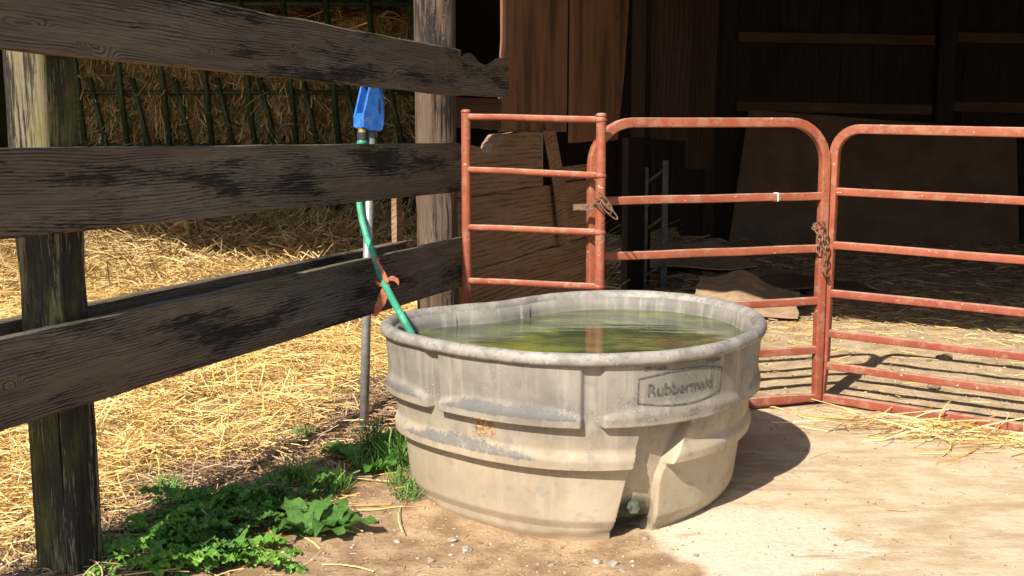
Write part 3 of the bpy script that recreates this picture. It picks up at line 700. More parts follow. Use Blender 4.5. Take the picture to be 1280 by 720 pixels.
# chains
def chain(name, pts, label, r=.0042, ll=.022):
    """links along a polyline"""
    root = empty(name, pts[0]); tag(root, label, 'chain'); P0 = Vector(pts[0]); seg = [Vector(p)-P0 for p in pts]
    out = []; d = 0; step = ll*1.35; acc = 0
    for a, b in zip(seg[:-1], seg[1:]):
        L = (b-a).length; u = (b-a).normalized()
        while d < L: out.append((a+u*d, u)); d += step
        d -= L
    for k, (c, u) in enumerate(out):
        side = u.cross(Vector((.3, 1, .1))).normalized(); side = (Matrix.Rotation((k % 2)*PI/2+.4*random.random(), 3, u) @ side)
        lp = [c + u*ll*math.cos(q)*1.0 + side*ll*.55*math.sin(q) for q in [2*PI*i/14 for i in range(14)]]
        MB().sweep(lp, r, 6, closed=True).build('link', M['rust'], root, smooth=True)
    return root
chain('latch_chain', [(1.535, 5.93, .93), (1.555, 5.95, .905), (1.56, 5.93, .80), (1.555, 5.93, .70), (1.568, 5.935, .68)], 'rusty chain hanging on the post joint between the two gates')
chain('latch_chain', [(1.53, 6.03, .915), (1.51, 5.97, .90), (1.53, 5.94, .86), (1.525, 5.94, .78)], 'short rusty chain end looped behind the gate joint')
lt = tag(empty('chain_latch', (.41, 5.46, 1.05)), 'rusty wire and latch loop tying panel to small gate', 'latch')
for k, (dx, dz, a) in enumerate(((0, 0, -40), (.012, .02, -52), (.03, -.02, -45))):
    lp = []
    for i in range(16):
        q = 2*PI*i/16; e = Vector((.055*math.cos(q), 0, .012*math.sin(q))); e = Matrix.Rotation(rad(-a), 3, 'Y') @ e
        lp.append((dx+e.x, -.012*k+.01*math.sin(q), dz+e.z))
    MB().sweep(lp, .0035, 6, closed=True).build('loop', M['rust'], lt, smooth=True)
MB().box((-.075, .05, -.01), (.11, .006, .03)).build('strap_plate', M['rust'], lt, bevel=.002)
ring = [(.0+.034*math.cos(q), .04+.034*math.sin(q), .01*math.sin(2*q)) for q in [2*PI*i/18 for i in range(18)]]
MB().sweep(ring, .004, 6, closed=True).build('ring', M['rust'], lt, smooth=True)
# small bits on the yard floor
o = MB().sweep([(3.05, 7.02, .02), (3.2, 6.98, .025), (3.35, 6.96, .02)], .012, 8).build('hose_piece', M['teal'], smooth=True); tag(o, 'scrap of teal hose on the dirt at the right edge', 'hose')

# ------------------------------------------------------------------ stock tank
CO = [.7348, .0651, -.0192, .0079, .071, -.0548, .0043, .0144, -.01]
def Rt(t): return CO[0]+sum(CO[2*k-1]*np.cos(k*t)+CO[2*k]*np.sin(k*t) for k in range(1, 5))
NT = 1080; TH = np.linspace(-PI, PI, NT, endpoint=False); DEG = np.degrees(TH); R0 = Rt(TH)
TOP = .665
def band(d, a, b, w_=1.): return sstep(a, a+w_, d)*sstep(b, b-w_, d)
PAN = [(-176, -140.5), (-137.5, -89.2), (-85.6, -32.5), (-26, 14), (20, 62), (66, 108), (112, 150), (154, 180.5)]
def panel_mask(d): return sum(band(d, a, b, 1.6) for a, b in PAN)
def wall_off(z):
    """offset inwards of the bare wall at height z (outer rim = 0)"""
    return np.interp(z, [-.06, .02, .05, .225, .238, .250, .40, .60, .66], [.146, .130, .114, .094, .092, .074, .056, .040, .034])
PB = .398                                                           # underside of the panels
def outer_r(d, R, z):
    off = wall_off(z)
    pm = panel_mask(d)*sstep(PB-.006, PB+.010, z)
    cut = np.zeros_like(d)                                           # rounded lower corners of the panels
    zt_ = np.full_like(d, PB+.05)
    for a, b in PAN:
        e_ = np.minimum(d-a, b-d); ins = e_ > 0; u_ = np.clip(np.abs(d-(a+b)/2)/((b-a)/2), 0, 1)
        cut = np.where(ins & (z < PB+.03) & (e_ < 2.6), np.clip(1-((2.6-e_)/2.6)**2-((PB+.03-z)/.03)**2, -1, 1), np.where(ins, 1, cut))
        zt_ = np.where(ins, PB+.030+.060*np.sqrt(np.clip(1-u_**2, 0, 1)), zt_)
    pm = pm*sstep(-.12, .12, cut)
    bulge = .019*pm + .015*pm*sstep(zt_+.004, np.minimum(zt_, PB+.036), z)*(1-band(d, -86.5, -31.5)*.35)
    ul = np.clip(np.abs(d+126)/36, 0, 1)
    led = .018*sstep(.325, .275, z)*sstep(.238, .250, z)
    r = R - off + bulge + led
    # drain recess between ledge bulges
    t_ = np.clip(z/PB, 0, 1.2); dl = -79.5+t_*7.0; dr = -66.5+9.5*sstep(.42, 1.05, t_)
    notch = sstep(dl-.35, dl+.45, d)*sstep(dr+1.7, dr-.7, d)*sstep(PB+.0, PB-.012, z)
    rec = R-.200-.03*(1-t_)
    r = r*(1-notch)+np.minimum(r, rec)*notch
    # foot step
    foot = .004-.030*np.exp(-((np.abs(d+125))/38)**4)
    r = r - .013*sstep(foot+.010, foot+.003, z)
    # small dents
    r = r + .004*(fbm(np.cos(np.radians(d))*3+5, z*3+np.sin(np.radians(d))*3, 1.5, 60, 2)-.5)
    return r
zs = np.concatenate([np.linspace(-.06, .018, 6), np.linspace(.02, .028, 4), np.linspace(.036, .235, 36), np.linspace(.24, .268, 12), np.linspace(.275, .395, 28), np.linspace(.40, .425, 14), np.linspace(.43, .55, 26), np.linspace(.555, .632, 12)])
rows = [np.stack([(outer_r(DEG, R0, z))*np.cos(TH), (outer_r(DEG, R0, z))*np.sin(TH), np.full(NT, z)], 1) for z in zs]
# inner wall down to the floor
for z in (.640, .60, .55, .45, .35, .2, .08, .05):
    ri = R0-.062-.10*(1-z/.64)+(.007*(panel_mask(DEG)-.5) if z > .42 else 0)
    rows.append(np.stack([ri*np.cos(TH), ri*np.sin(TH), np.full(NT, z)], 1))
rows.append(np.stack([0*TH, 0*TH, np.full(NT, .05)], 1))
def tank_mat():
    m = Mat('weathered_grey_plastic', .62, .35); X, Y, Z = m.sep()
    n1 = m.noise(2.6, 5, .6); n2 = m.noise(16., 5, .65); n3 = m.noise(90., 3, .6); st = m.noise(1., 4, .6, m.map((26., 26., 2.2)))
    grey = m.mix(m.ramp(n1, .35, .65), (.15, .138, .118), (.255, .234, .20))
    tan = m.mix(m.ramp(n1, .35, .65), (.31, .25, .17), (.42, .345, .245))
    hgt = m.ramp(m.math('ADD', Z, m.math('MULTIPLY', m.math('SUBTRACT', n2, .5), .25)), .2, .5)
    c = m.mix(hgt, tan, grey)
    c = m.mix(m.ramp(st, .48, .68, 0, .3), c, (.42, .38, .31))
    c = m.mix(m.ramp(n2, .52, .70, 0, .38), c, (.17, .15, .125))
    dr_ = m.ramp(m.noise(1., 5, .7, m.map((45., 45., 1.1), None, (4, 2, 0))), .56, .70, 0, .32); c = m.mix(m.math('MULTIPLY', dr_, m.ramp(Z, .30, .6)), c, (.15, .125, .10))
    # bare blue-grey plastic where cattle have rubbed the shoulders
    at = m.n('ShaderNodeAttribute'); at.attribute_name = 'rubbed'
    k = m.ramp(m.math('ADD', at.outputs['Fac'], m.math('ADD', m.math('MULTIPLY', m.math('SUBTRACT', n2, .5), 1.3), m.math('MULTIPLY', m.math('SUBTRACT', n3, .5), 1.1))), .30, .95, 0, .85)
    c = m.mix(k, c, (.115, .112, .11))
    spl = m.ramp(m.voro(75.), .15, .10); c = m.mix(m.math('MULTIPLY', m.math('MULTIPLY', spl, m.ramp(m.noise(4., 3), .45, .6)), m.ramp(Z, .25, .4)), c, (.50, .45, .37))
    mud = m.ramp(n3, .62, .72, 0, .5); c = m.mix(m.math('MULTIPLY', mud, m.ramp(Z, .3, .05)), c, (.26, .18, .11))
    # blotch of dried dung
    vx = m.math('SUBTRACT', X, -.335); vz = m.math('SUBTRACT', Z, .375)
    wv = m.math('MULTIPLY', m.math('SUBTRACT', m.noise(22., 5, .7), .5), .15)
    rr = m.math('ADD', m.math('SQRT', m.math('ADD', m.math('POWER', vx, 2.), m.math('POWER', m.math('MULTIPLY', vz, 1.3), 2.))), wv)
    bl = m.math('MULTIPLY', m.ramp(rr, .052, .04), m.ramp(Y, -.3, -.4)); c = m.mix(m.math('MULTIPLY', bl, .9), c, m.mix(m.ramp(n3, .4, .6), (.20, .11, .06), (.46, .30, .17)))
    low = m.ramp(m.math('ADD', Z, m.math('MULTIPLY', n2, .06)), .05, -.03, 0, .7); c = m.mix(low, c, (.27, .19, .12))
    # dark green-black patch round the drain
    a0 = rad(-73.5); R_d = float(Rt(np.array([a0]))[0])-.21
    vd = m.n('ShaderNodeVectorMath', operation='DISTANCE'); m.l(m.co, vd.inputs[0]); vd.inputs[1].default_value = (R_d*math.cos(a0), R_d*math.sin(a0), .055)
    sg = m.ramp(m.math('ADD', vd.outputs['Value'], m.math('MULTIPLY', m.math('SUBTRACT', n2, .5), .08)), .125, .075)
    c = m.mix(m.math('MULTIPLY', sg, .92), c, (.022, .028, .014))
    m.color(c); m.rough(m.ramp(n2, .3, .7, .5, .8))
    m.bump(m.math('ADD', m.math('MULTIPLY', n2, .6), m.math('ADD', m.math('MULTIPLY', n3, .35), m.math('MULTIPLY', bl, 1.5))), .4, .004); return m.m
M['tank'] = tank_mat()
def rim_mat():
    m = Mat('worn_grey_rim', .6, .4); n1 = m.noise(9., 5, .65); n2 = m.noise(50., 4, .7)
    c = m.mix(m.ramp(n1, .35, .65), (.17, .158, .138), (.30, .275, .24)); c = m.mix(m.ramp(n2, .52, .66, 0, .7), c, (.13, .125, .12))
    c = m.mix(m.ramp(m.noise(30., 5, .7), .6, .7, 0, .5), c, (.5, .46, .38)); m.color(c); m.bump(n2, .4, .003); return m.m
M['rim'] = rim_mat()
tank = tag(empty('stock_tank', (TC[0], TC[1], 0)), 'weathered grey round plastic stock tank full of green water', 'water tank')
body = np_mesh('body', np.concatenate(rows), grid_faces(len(rows), NT, True), M['tank'], tank, smooth=True)
dd_ = np.concatenate([DEG]*len(zs)); zz_ = np.repeat(zs, NT); rub = np.zeros(len(dd_))
for a, b, lo, hgt_, am in ((-174, -141, .425, .05, .9), (-136, -90, .425, .066, 1.), (-85, -34, .412, .055, .62), (-160, -100, .270, .062, .9), (-60, -20, .40, .05, .4), (-130, -86, .43, .14, .30), (-84, -36, .47, .08, .35)):
    u_ = np.abs(dd_-(a+b)/2)/((b-a)/2); top_ = lo+hgt_*np.sqrt(np.clip(1-u_**2, 0, 1))
    rub = np.maximum(rub, am*(u_ < 1)*sstep(lo-.004, lo+.012, zz_)*sstep(top_+.012, top_-.03, zz_))
full = np.zeros(len(body.data.vertices), dtype=np.float32); full[:len(rub)] = rub
at_ = body.data.attributes.new('rubbed', 'FLOAT', 'POINT'); at_.data.foreach_set('value', full)
# rolled rim
prof = [(.030, .630), (.012, .622), (.003, .625), (-.001, .636), (0, .648), (.005, .658), (.013, .664), (.024, .666), (.038, .663), (.048, .655), (.056, .640), (.060, .62)]
rr_ = []
for (o_, z_) in prof:
    r_ = R0-o_+.0025*(fbm(DEG*.06+9, DEG*0, 3, 5, 2)-.5)+.003*sum(np.exp(-((DEG-g_)/1.1)**2) for g_ in (-139, -87.4, -29, 17, 64))*(o_ > .01)
    rr_.append(np.stack([r_*np.cos(TH), r_*np.sin(TH), np.full(NT, z_)+.002*(vnoise(DEG*.2, DEG*0, 1, 9)-.5)], 1))
np_mesh('rim', np.concatenate(rr_+[rr_[0]]), grid_faces(len(prof)+1, NT, True), M['rim'], tank, smooth=True)
# drain plug
dth = rad(-72.6); rd = float(Rt(np.array([dth]))[0])-.190
D = Vector((math.cos(dth), math.sin(dth), 0)); q_ = D.to_track_quat('Z', 'Y').to_matrix()
dp = MB().lathe([(.0, -.03), (.046, -.03), (.047, .010), (.044, .016), (.036, .018), (.036, .034), (.030, .036), (0, .036)], 28, D*rd+Vector((0, 0, .088)), q_).build('drain_plug', M['black'], tank, smooth=True, autosmooth=.7)
M['plugcap'] = simple('mossy_grey_plastic', (.03, .04, .025), (.11, .12, .09), 50, .7, .3, .4)
MB().lathe([(.0, 0), (.026, 0), (.026, .030), (.022, .034), (0, .034)], 6, D*(rd+.034)+Vector((0, 0, .088)), q_).build('plug_cap', M['plugcap'], dp, bevel=.002)
dk = MB().lathe([(.0, -.05), (.056, -.05), (.060, -.004), (.05, .002), (0, .002)], 28, D*(rd-.004)+Vector((0, 0, .088)), q_).build('drain_flange', M['black'], tank, smooth=True)
# lettering moulded on the panel
M['ink'] = simple('dark_moulded_lettering', (.06, .058, .056), (.15, .14, .125), 60, .7, .2, .3)
def on_wall(me, th0, z0, rise, scale_s, lift=.0022):
    """wrap a flat mesh (x,y) on the tank wall; x -> arc, y -> height"""
    Rr = float(Rt(np.array([rad(th0)]))[0])
    for v in me.vertices:
        th = rad(th0)+v.co.x*scale_s/Rr; z = z0+v.co.y+rise*v.co.x
        r = float(outer_r(np.array([math.degrees(th)]), Rt(np.array([th])), np.array([z]))[0])+lift+v.co.z
        v.co = (r*math.cos(th), r*math.sin(th), z)
def text_mesh(body_, size, bold=0):
    c = bpy.data.curves.new('t', 'FONT'); c.body = body_; c.size = size; c.align_x = 'CENTER'; c.resolution_u = 4; c.offset = bold
    o = bpy.data.objects.new('t', c); COL.objects.link(o); bpy.context.view_layer.update()
    me = bpy.data.meshes.new_from_object(o.evaluated_get(bpy.context.evaluated_depsgraph_get())); bpy.data.objects.remove(o)
    bm = bmesh.new(); bm.from_mesh(me); bmesh.ops.triangulate(bm, faces=bm.faces)
    
    for _ in range(4):
        es = [e for e in bm.edges if e.calc_length() > .009]
        if es: bmesh.ops.subdivide_edges(bm, edges=es, cuts=1); bmesh.ops.triangulate(bm, faces=bm.faces)
    bm.to_mesh(me); bm.free(); return me
def put_text(name, s, size, th0, z0, bold, lab=None, sx=1., rise=0):
    me = text_mesh(s, size, bold); on_wall(me, th0, z0, rise, sx); me.materials.clear(); me.materials.append(M['ink'])
    o = link(bpy.data.objects.new(name, me), tank); return o
LT = -60.5
put_text('lettering', 'Rubbermaid', .062, LT-.9, .528-.019, .0006, sx=1.0)
put_text('capacity_mark', '300 Gallon', .021 , -70.5, .600, .0006)
put_text('capacity_mark', '1136 Liter', .021 , -50, .600, .0006)
# hexagonal frame round the lettering
fw, fh_ = .198, .045
fpts = [(-fw, -fh_), (-fw, fh_)]+[(-fw+2*fw*k/12, fh_+.020*math.sin(PI*k/12)) for k in range(1, 12)]+[(fw, fh_), (fw, -fh_)]+[(fw-2*fw*k/12, -fh_-.020*math.sin(PI*k/12)) for k in range(1, 12)]
V = []; F = []
ex = []
for i, p in enumerate(fpts):
    q = fpts[(i+1) % len(fpts)]
    for k in range(3): ex.append((p[0]+(q[0]-p[0])*k/3, p[1]+(q[1]-p[1])*k/3))
for i, p in enumerate(ex):
    V += [(p[0], p[1], 0), (p[0]*(1-.022), p[1]*(1-.09), 0)]
    j = (i+1) % len(ex); F.append((2*i, 2*j, 2*j+1, 2*i+1))
me = bpy.data.meshes.new('lettering_frame'); me.from_pydata(V, [], F); on_wall(me, LT, .530, 0, 1.); me.materials.append(M['ink'])
link(bpy.data.objects.new('lettering_frame', me), tank)
# water
nr = 40; Rw = R0-.066; rows = []
for i in range(nr+1):
    f_ = (i/nr); rows.append(np.stack([Rw*f_*np.cos(TH[::4][:, None].ravel()) if False else (Rw*f_)[::4]*np.cos(TH[::4]), (Rw*f_)[::4]*np.sin(TH[::4]), np.full(NT//4, .583)], 1))
def water_mat():
    m = Mat('green_tank_water', .07, .5); m.p.inputs['IOR'].default_value = 1.33
    X, Y, Z = m.sep(); n1 = m.noise(3.6, 5, .62, m.map((1, 1.5, 1))); n2 = m.noise(11., 5, .65, m.map((1, 1.6, 1)))
    c = m.mix(m.ramp(n1, .38, .6), (.045, .055, .028), (.095, .11, .04))
    c = m.mix(m.ramp(m.math('ADD', n1, m.math('MULTIPLY', n2, .35)), .70, .84), c, (.14, .17, .035))
    yl = m.math('MULTIPLY', m.ramp(m.math('ADD', X, m.math('MULTIPLY', m.math('SUBTRACT', n2, .5), .6)), .02, -.25), m.ramp(m.math('ADD', Y, m.math('MULTIPLY', n2, .3)), .10, -.12))
    c = m.mix(m.math('MULTIPLY', yl, .6), c, (.27, .26, .03))
    c = m.mix(m.ramp(n2, .64, .72, 0, .7), c, (.13, .075, .03))
    m.color(c)
    b = m.noise(3.2, 3, .5, m.map((1, 3.2, 1))); b2 = m.noise(12., 2, .5, m.map((1, 2.6, 1)))
    m.bump(m.math('ADD', b, m.math('MULTIPLY', b2, .12)), .25, .012); return m.m
wt = np_mesh('water', np.concatenate(rows), grid_faces(nr+1, NT//4, True), water_mat(), smooth=True); wt.location = (TC[0], TC[1], 0); tag(wt, kind='structure')

# ------------------------------------------------------------------ yard hydrant, hose, rag
hy = tag(empty('yard_hydrant', FP(.10, -.085, 0)), 'upright metal water pipe with a blue hydrant head behind the fence', 'hydrant')
topx = EF*.115; zt = 1.37
MB().sweep([(0, 0, -.05), tuple(Vector((0, 0, .6))+topx*.45), tuple(Vector((0, 0, zt+.03))+topx)], .0215, 16).build('standpipe', M['galv'], hy, smooth=True)
hd_rot = rad(46); HM = Matrix.Translation(Vector((topx.x, topx.y, zt-.0))) @ Matrix.Rotation(hd_rot, 4, 'Z')
def hpoly(pts, y0, y1): return MB().prism(pts, y0, y1, HM)
# two cheek plates with a slot between them, joined at the nose
cheek = [(-.070, .035), (-.070, .082), (-.024, .228), (-.020, .262), (.045, .262), (.052, .20), (.054, .05), (.042, .018), (-.028, .018)]
head = hpoly(cheek, -.036, -.024).build('hydrant_head', M['blue'], hy, bevel=.004)
m2 = hpoly(cheek, .024, .036); m2.build('hydrant_head', M['blue'], hy, bevel=.004)
hpoly([(-.070, .032), (-.070, .075), (-.055, .098), (.010, .098), (.010, .018), (-.028, .018)], -.0238, .0238).build('outlet_block', M['blue'], hy, bevel=.003)
hpoly([(.006, .015), (.006, .265), (.047, .265), (.056, .2), (.056, .05), (.044, .015)], -.0238, .0238).build('spine', M['blue'], hy, bevel=.003)
hpoly([(-.026, .225), (-.020, .268), (.012, .268), (.008, .225)], -.0238, .0238).build('lever_nose', M['blue'], hy, bevel=.003)
hpoly([(.018, .10), (.026, .10), (.026, .165), (.018, .165)], -.0385, -.0355).build('slot', M['black'], hy)
hpoly([(.030, .222), (.046, .222), (.046, .24), (.030, .24)], -.0405, -.0355).build('bolt', M['galv'], hy, bevel=.002)
hpoly([(-.0285, .238), (-.0245, .238), (-.0235, .258), (-.0275, .258)], -.020, .020).build('plate', M['bright'], hy)
def hp(x_, y_, z_): return HM @ Vector((x_, y_, z_))
MB().sweep([hp(-.045, 0, .035), hp(-.047, 0, .008)], .020, 14).build('outlet', M['brass'], hy, smooth=True, autosmooth=.8)
base = hy.location
hz = tag(empty('garden_hose', base), 'green garden hose running from the blue hydrant down into the tank', 'hose')
p_out = hp(-.047, 0, .012)
MB().sweep([p_out, p_out+Vector((-.001, 0, -.035))], .0245, 14).build('coupling', M['black'], hz, smooth=True, autosmooth=.8)
MB().sweep([p_out+Vector((0, 0, -.030)), p_out+Vector((-.002, 0, -.055))], [.021, .027], 14).build('hose_collar', M['hose'], hz, smooth=True)
def W(p): return Vector(p)-base
ctrl = [p_out+Vector((-.001, 0, -.03)), p_out+Vector((-.006, 0, -.13)), W((-.696, 5.475, 1.076)), W((-.668, 5.43, .940)), W((-.618, 5.325, .842)), W((-0.560, 5.140, 0.752)), W((-0.521, 4.990, 0.728)), W((-0.482, 4.830, 0.705)), W((-0.443, 4.690, 0.681)), W((-0.422, 4.660, 0.651)), W((-0.404, 4.660, 0.616)), W((-0.388, 4.660, 0.587))]
def catmull(P, k=8):
    P = [Vector(p) for p in P]; Q = [P[0]*2-P[1]]+P+[P[-1]*2-P[-2]]; out = []
    for i in range(1, len(Q)-2):
        for j in range(k):
            t_ = j/k; a, b, c, d = Q[i-1:i+3]
            out.append(.5*((2*b)+(c-a)*t_+(2*a-5*b+4*c-d)*t_*t_+(3*b-a-3*c+d)*t_**3))
    return out+[P[-1]]
MB().sweep(catmull(ctrl), .0150, 14).build('hose_tube', M['hose'], hz, smooth=True)
# rag strap tied round the hose
rag = tag(empty('tied_rag', (-.575, 5.18, .745)), 'rust red rag tied round the green hose and hanging over the bottom board', 'rag')
def ribbon(pts, wd, side, name='band'):
    P = catmull(pts, 6); n = len(P); V = []; F = []
    S = Vector(side).normalized(); ws = [np.interp(i/(n-1), np.linspace(0, 1, len(wd)), wd) for i in range(n)]
    t_ = .0025; 
    for p, w_ in zip(P, ws):
        nrm = Vector((.5, -.85, 0))*t_
        V += [p-S*w_+nrm, p+S*w_+nrm*1.4+Vector((0, -.006, 0)), p+S*w_-nrm, p-S*w_-nrm]
    for i in range(n-1):
        for k in range(4): F.append((i*4+k, i*4+(k+1) % 4, (i+1)*4+(k+1) % 4, (i+1)*4+k))
    F += [(0, 1, 2, 3), tuple((n-1)*4+k for k in (3, 2, 1, 0))]
    return MB().add(V, F).build(name, M['strap'], rag, smooth=True, autosmooth=.8)
rag.location = (-.535, 5.105, .755)
ribbon([(-.050, .10, .088), (-.055, .075, .080), (-.030, .045, .045), (-.006, -.005, .004)], [.010, .011, .010, .012], (1, .3, -.3), 'strap')
ribbon([(.0, -.01, .0), (-.008, -.02, -.04), (-.030, -.02, -.10), (-.052, -.02, -.152)], [.008, .020, .022, .007], (1, .3, .15), 'tail')
ribbon([(-.002, -.012, .0), (.020, -.016, .012), (.042, -.014, .002), (.050, -.014, -.012)], [.007, .010, .011, .008], (.2, .1, 1), 'tail')
ribbon([(.004, -.012, -.002), (-.022, -.030, -.016), (-.046, -.016, -.004), (-.048, .02, .012)], [.006, .007, .007, .006], (.2, .1, 1), 'loop')
mb = MB(); bm = bmesh.new(); bmesh.ops.create_icosphere(bm, subdivisions=3, radius=1); k0 = [v.co.copy() for v in bm.verts]; f0 = [[v.index for v in f.verts] for f in bm.faces]; bm.free()
mb.add([Vector((v.x*.014, v.y*.010, v.z*.013))*(1+.35*mn.noise(v*1.6)) + Vector((.0, -.018, .0)) for v in k0], f0).build('knot', M['strap'], rag, smooth=True)

# ------------------------------------------------------------------ weeds
def leaf_blade(mb, base, yaw, L, Wd, up, droop, lobes=0, cup=.25, segs=9):
    """one leaf: blade with midrib crease, arching; lobes>0 gives a toothed outline"""
    d = Vector((math.cos(yaw), math.sin(yaw), 0)); s_ = Vector((-math.sin(yaw), math.cos(yaw), 0)); V = []; F = []
    p = Vector(base); a = up
    for i in range(segs+1):
        t_ = i/segs; wv = Wd*(math.sin(PI*min(1, t_*.92+.06))**.8)*(1-.25*t_)
        if lobes: wv *= .62+.38*(1 if i % 2 else -.4)
        if t_ < .18: wv *= .25
        sag = Vector((0, 0, cup*wv))
        wav = Vector((0, 0, .26*Wd*math.sin(i*1.7+yaw*7)))
        V += [p-s_*wv+sag+wav, p, p+s_*wv+sag-wav]
        p = p + (d*math.cos(a)+Vector((0, 0, math.sin(a))))*(L/segs); a -= droop/segs
    for i in range(segs):
        k = i*3; F += [(k, k+1, k+4, k+3), (k+1, k+2, k+5, k+4)]
    mb.add(V, F)
def broadleaf(x_, y_, n_, L, Wd, label, mat, group=None, name='broadleaf_weed', up=(.5, 1.1), lobes=0):
    mb = MB()
    for k in range(n_):
        l_ = L*random.uniform(.6, 1.1); leaf_blade(mb, (random.uniform(-.012, .012), random.uniform(-.012, .012), 0), 2*PI*k/n_*1.62+random.uniform(-.3, .3), l_, Wd*random.uniform(.7, 1.1), random.uniform(*up), random.uniform(.7, 1.7), lobes)
    o = mb.build(name, mat, smooth=True, rn=False); o.location = (x_, y_, ghz(x_, y_)); tag(o, label, 'weed', group); return o
def ferny(x_, y_, n_, L, label, mat, group=None, name='feathery_weed'):
    mb = MB()
    for k in range(n_):
        yaw = random.uniform(0, 2*PI); l_ = L*random.uniform(.55, 1.1); a = random.uniform(.35, 1.25); d = Vector((math.cos(yaw), math.sin(yaw), 0))
        p = Vector((random.uniform(-.04, .04), random.uniform(-.04, .04), 0)); 
        st = p.copy(); pts = [st]
        for i in range(6): p = p + (d*math.cos(a)+Vector((0, 0, math.sin(a))))*l_/6; a -= .16; pts.append(p.copy())
        mb.sweep(pts, .0016, 4)
        for i in (2, 4, 5):
            for sg in (-1, 1):
                leaf_blade(mb, pts[i], yaw+sg*random.uniform(.6, 1.1), l_*.46*random.uniform(.7, 1.2), l_*.17, a+.35, .6, 1, .15, 9)
        leaf_blade(mb, pts[-1], yaw, l_*.50, l_*.19, a+.1, .6, 1, .15, 9)
    o = mb.build(name, mat, smooth=False, rn=False); o.location = (x_, y_, ghz(x_, y_)); tag(o, label, 'weed', group); return o
def tuft(x_, y_, n_, h, spread, label, mat=None, group='grass tufts along the fence foot'):
    a = RS.uniform(0, 2*PI, n_); r_ = spread*np.sqrt(RS.rand(n_)); P = np.stack([r_*np.cos(a), r_*np.sin(a), np.zeros(n_)], 1)
    o = strands('grass_tuft', P, RS.uniform(.5, 1.1, n_)*h, RS.uniform(.0025, .0055, n_), RS.uniform(0, 2*PI, n_), RS.uniform(.75, 1.45, n_), RS.normal(0, 1.1, n_), mat or M['grass'], segs=4)
    o.location = (x_, y_, ghz(x_, y_)-.005); tag(o, label, 'grass', group); return o
GW = 'leafy weeds in the fence shade'
FG = 'feathery weeds in the fence shade'
tuft(-.86, 4.62, 170, .13, .07, 'thick grass tuft between the two leafy weed patches')
tuft(-.72, 4.52, 190, .12, .08, 'grass tuft just right of the thick one, nearer the tank')
tuft(-.94, 5.25, 110, .07, .045, 'small bright grass tuft alone in the mulch left of the water pipe')
tuft(-.60, 5.12, 170, .15, .06, 'tall grass tuft at the foot of the water pipe')
tuft(-.46, 4.88, 150, .17, .06, 'tall grass tuft brushing the left wall of the tank')
tuft(-.40, 4.45, 70, .09, .05, 'thin grass at the front left foot of the tank')
tuft(-.50, 5.00, 170, .15, .07, 'grass tuft against the left wall of the tank')
tuft(-.44, 4.62, 90, .10, .07, 'thin low grass beside the left bottom of the tank')
tuft(-.60, 4.85, 120, .09, .09, 'sparse grass between the pipe and the tank foot')
tuft(-1.33, 4.45, 60, .07, .05, 'tiny grass tuft at the edge of the straw', group='grass tufts along the fence foot')
broadleaf(-.73, 4.05, 9, .19, .050, 'dock weed with the largest smooth leaves, nearest the camera', M['leaf'], GW)
broadleaf(-.63, 4.10, 7, .17, .045, 'broad-leaved weed right of the largest dock', M['leaf'], GW)
broadleaf(-.90, 4.22, 9, .17, .05, 'round dark-leaved weed behind the largest dock', M['leaf'], GW)
broadleaf(-.70, 4.98, 8, .15, .038, 'upright leafy weed just left of the water pipe foot', M['leaf3'], GW)
broadleaf(-.56, 4.78, 7, .17, .032, 'long-leaved weed between the water pipe and tank', M['leaf3'], GW)
broadleaf(-1.28, 4.42, 4, .08, .028, 'single pale green seedling in the straw edge', M['leaf2'], GW)
broadleaf(-1.18, 4.10, 10, .10, .03, 'bright small-leaved weed beside the dark fence post', M['leaf2'], GW)
broadleaf(-1.10, 4.18, 12, .13, .022, 'narrow-leaved weed rising at the back of the patch', M['leaf2'], GW, up=(.9, 1.4))
broadleaf(-.98, 4.40, 9, .10, .018, 'thin-leaved weed at the sunny top of the patch', M['leaf2'], GW, up=(.9, 1.4))
broadleaf(-.92, 3.74, 11, .14, .024, 'narrow-leaved weed at the bottom edge of the photo', M['leaf3'], GW, up=(.8, 1.4))
broadleaf(-.84, 3.90, 8, .10, .03, 'bright green low weed in front of the docks', M['leaf2'], GW)
k = 0
for (x_, y_, L, lab, mt) in ((-1.22, 3.74, .15, 'bright feathery weed at the bottom left corner of the patch, touching the post', 'leaf2'), (-1.02, 3.72, .14, 'bright feathery weed cut by the bottom edge of the photo', 'leaf2'), (-.82, 3.76, .12, 'pale feathery weed at the bottom edge below the docks and right of the others', 'leaf2'),
      (-1.22, 3.92, .16, 'feathery weed against the fence post at the bottom edge', 'leaf2'), (-1.06, 4.02, .18, 'feathery weed second from the fence post', 'leaf3'),
      (-1.02, 4.28, .17, 'feathery weed at the sunny mulch edge', 'leaf3'), (-.92, 4.05, .18, 'feathery weed left of the broad dock leaves', 'leaf'),
      (-1.12, 3.82, .16, 'feathery weed lowest in the corner patch', 'leaf3'), (-.98, 3.84, .15, 'feathery weed at the bottom edge below the docks', 'leaf'), (-1.16, 4.22, .13, 'small feathery weed near the pale seedling', 'leaf3'),
      (-.80, 4.32, .14, 'feathery weed between the docks and the thick grass', 'leaf')):
    ferny(x_, y_, 13, L, lab, M[mt], FG)

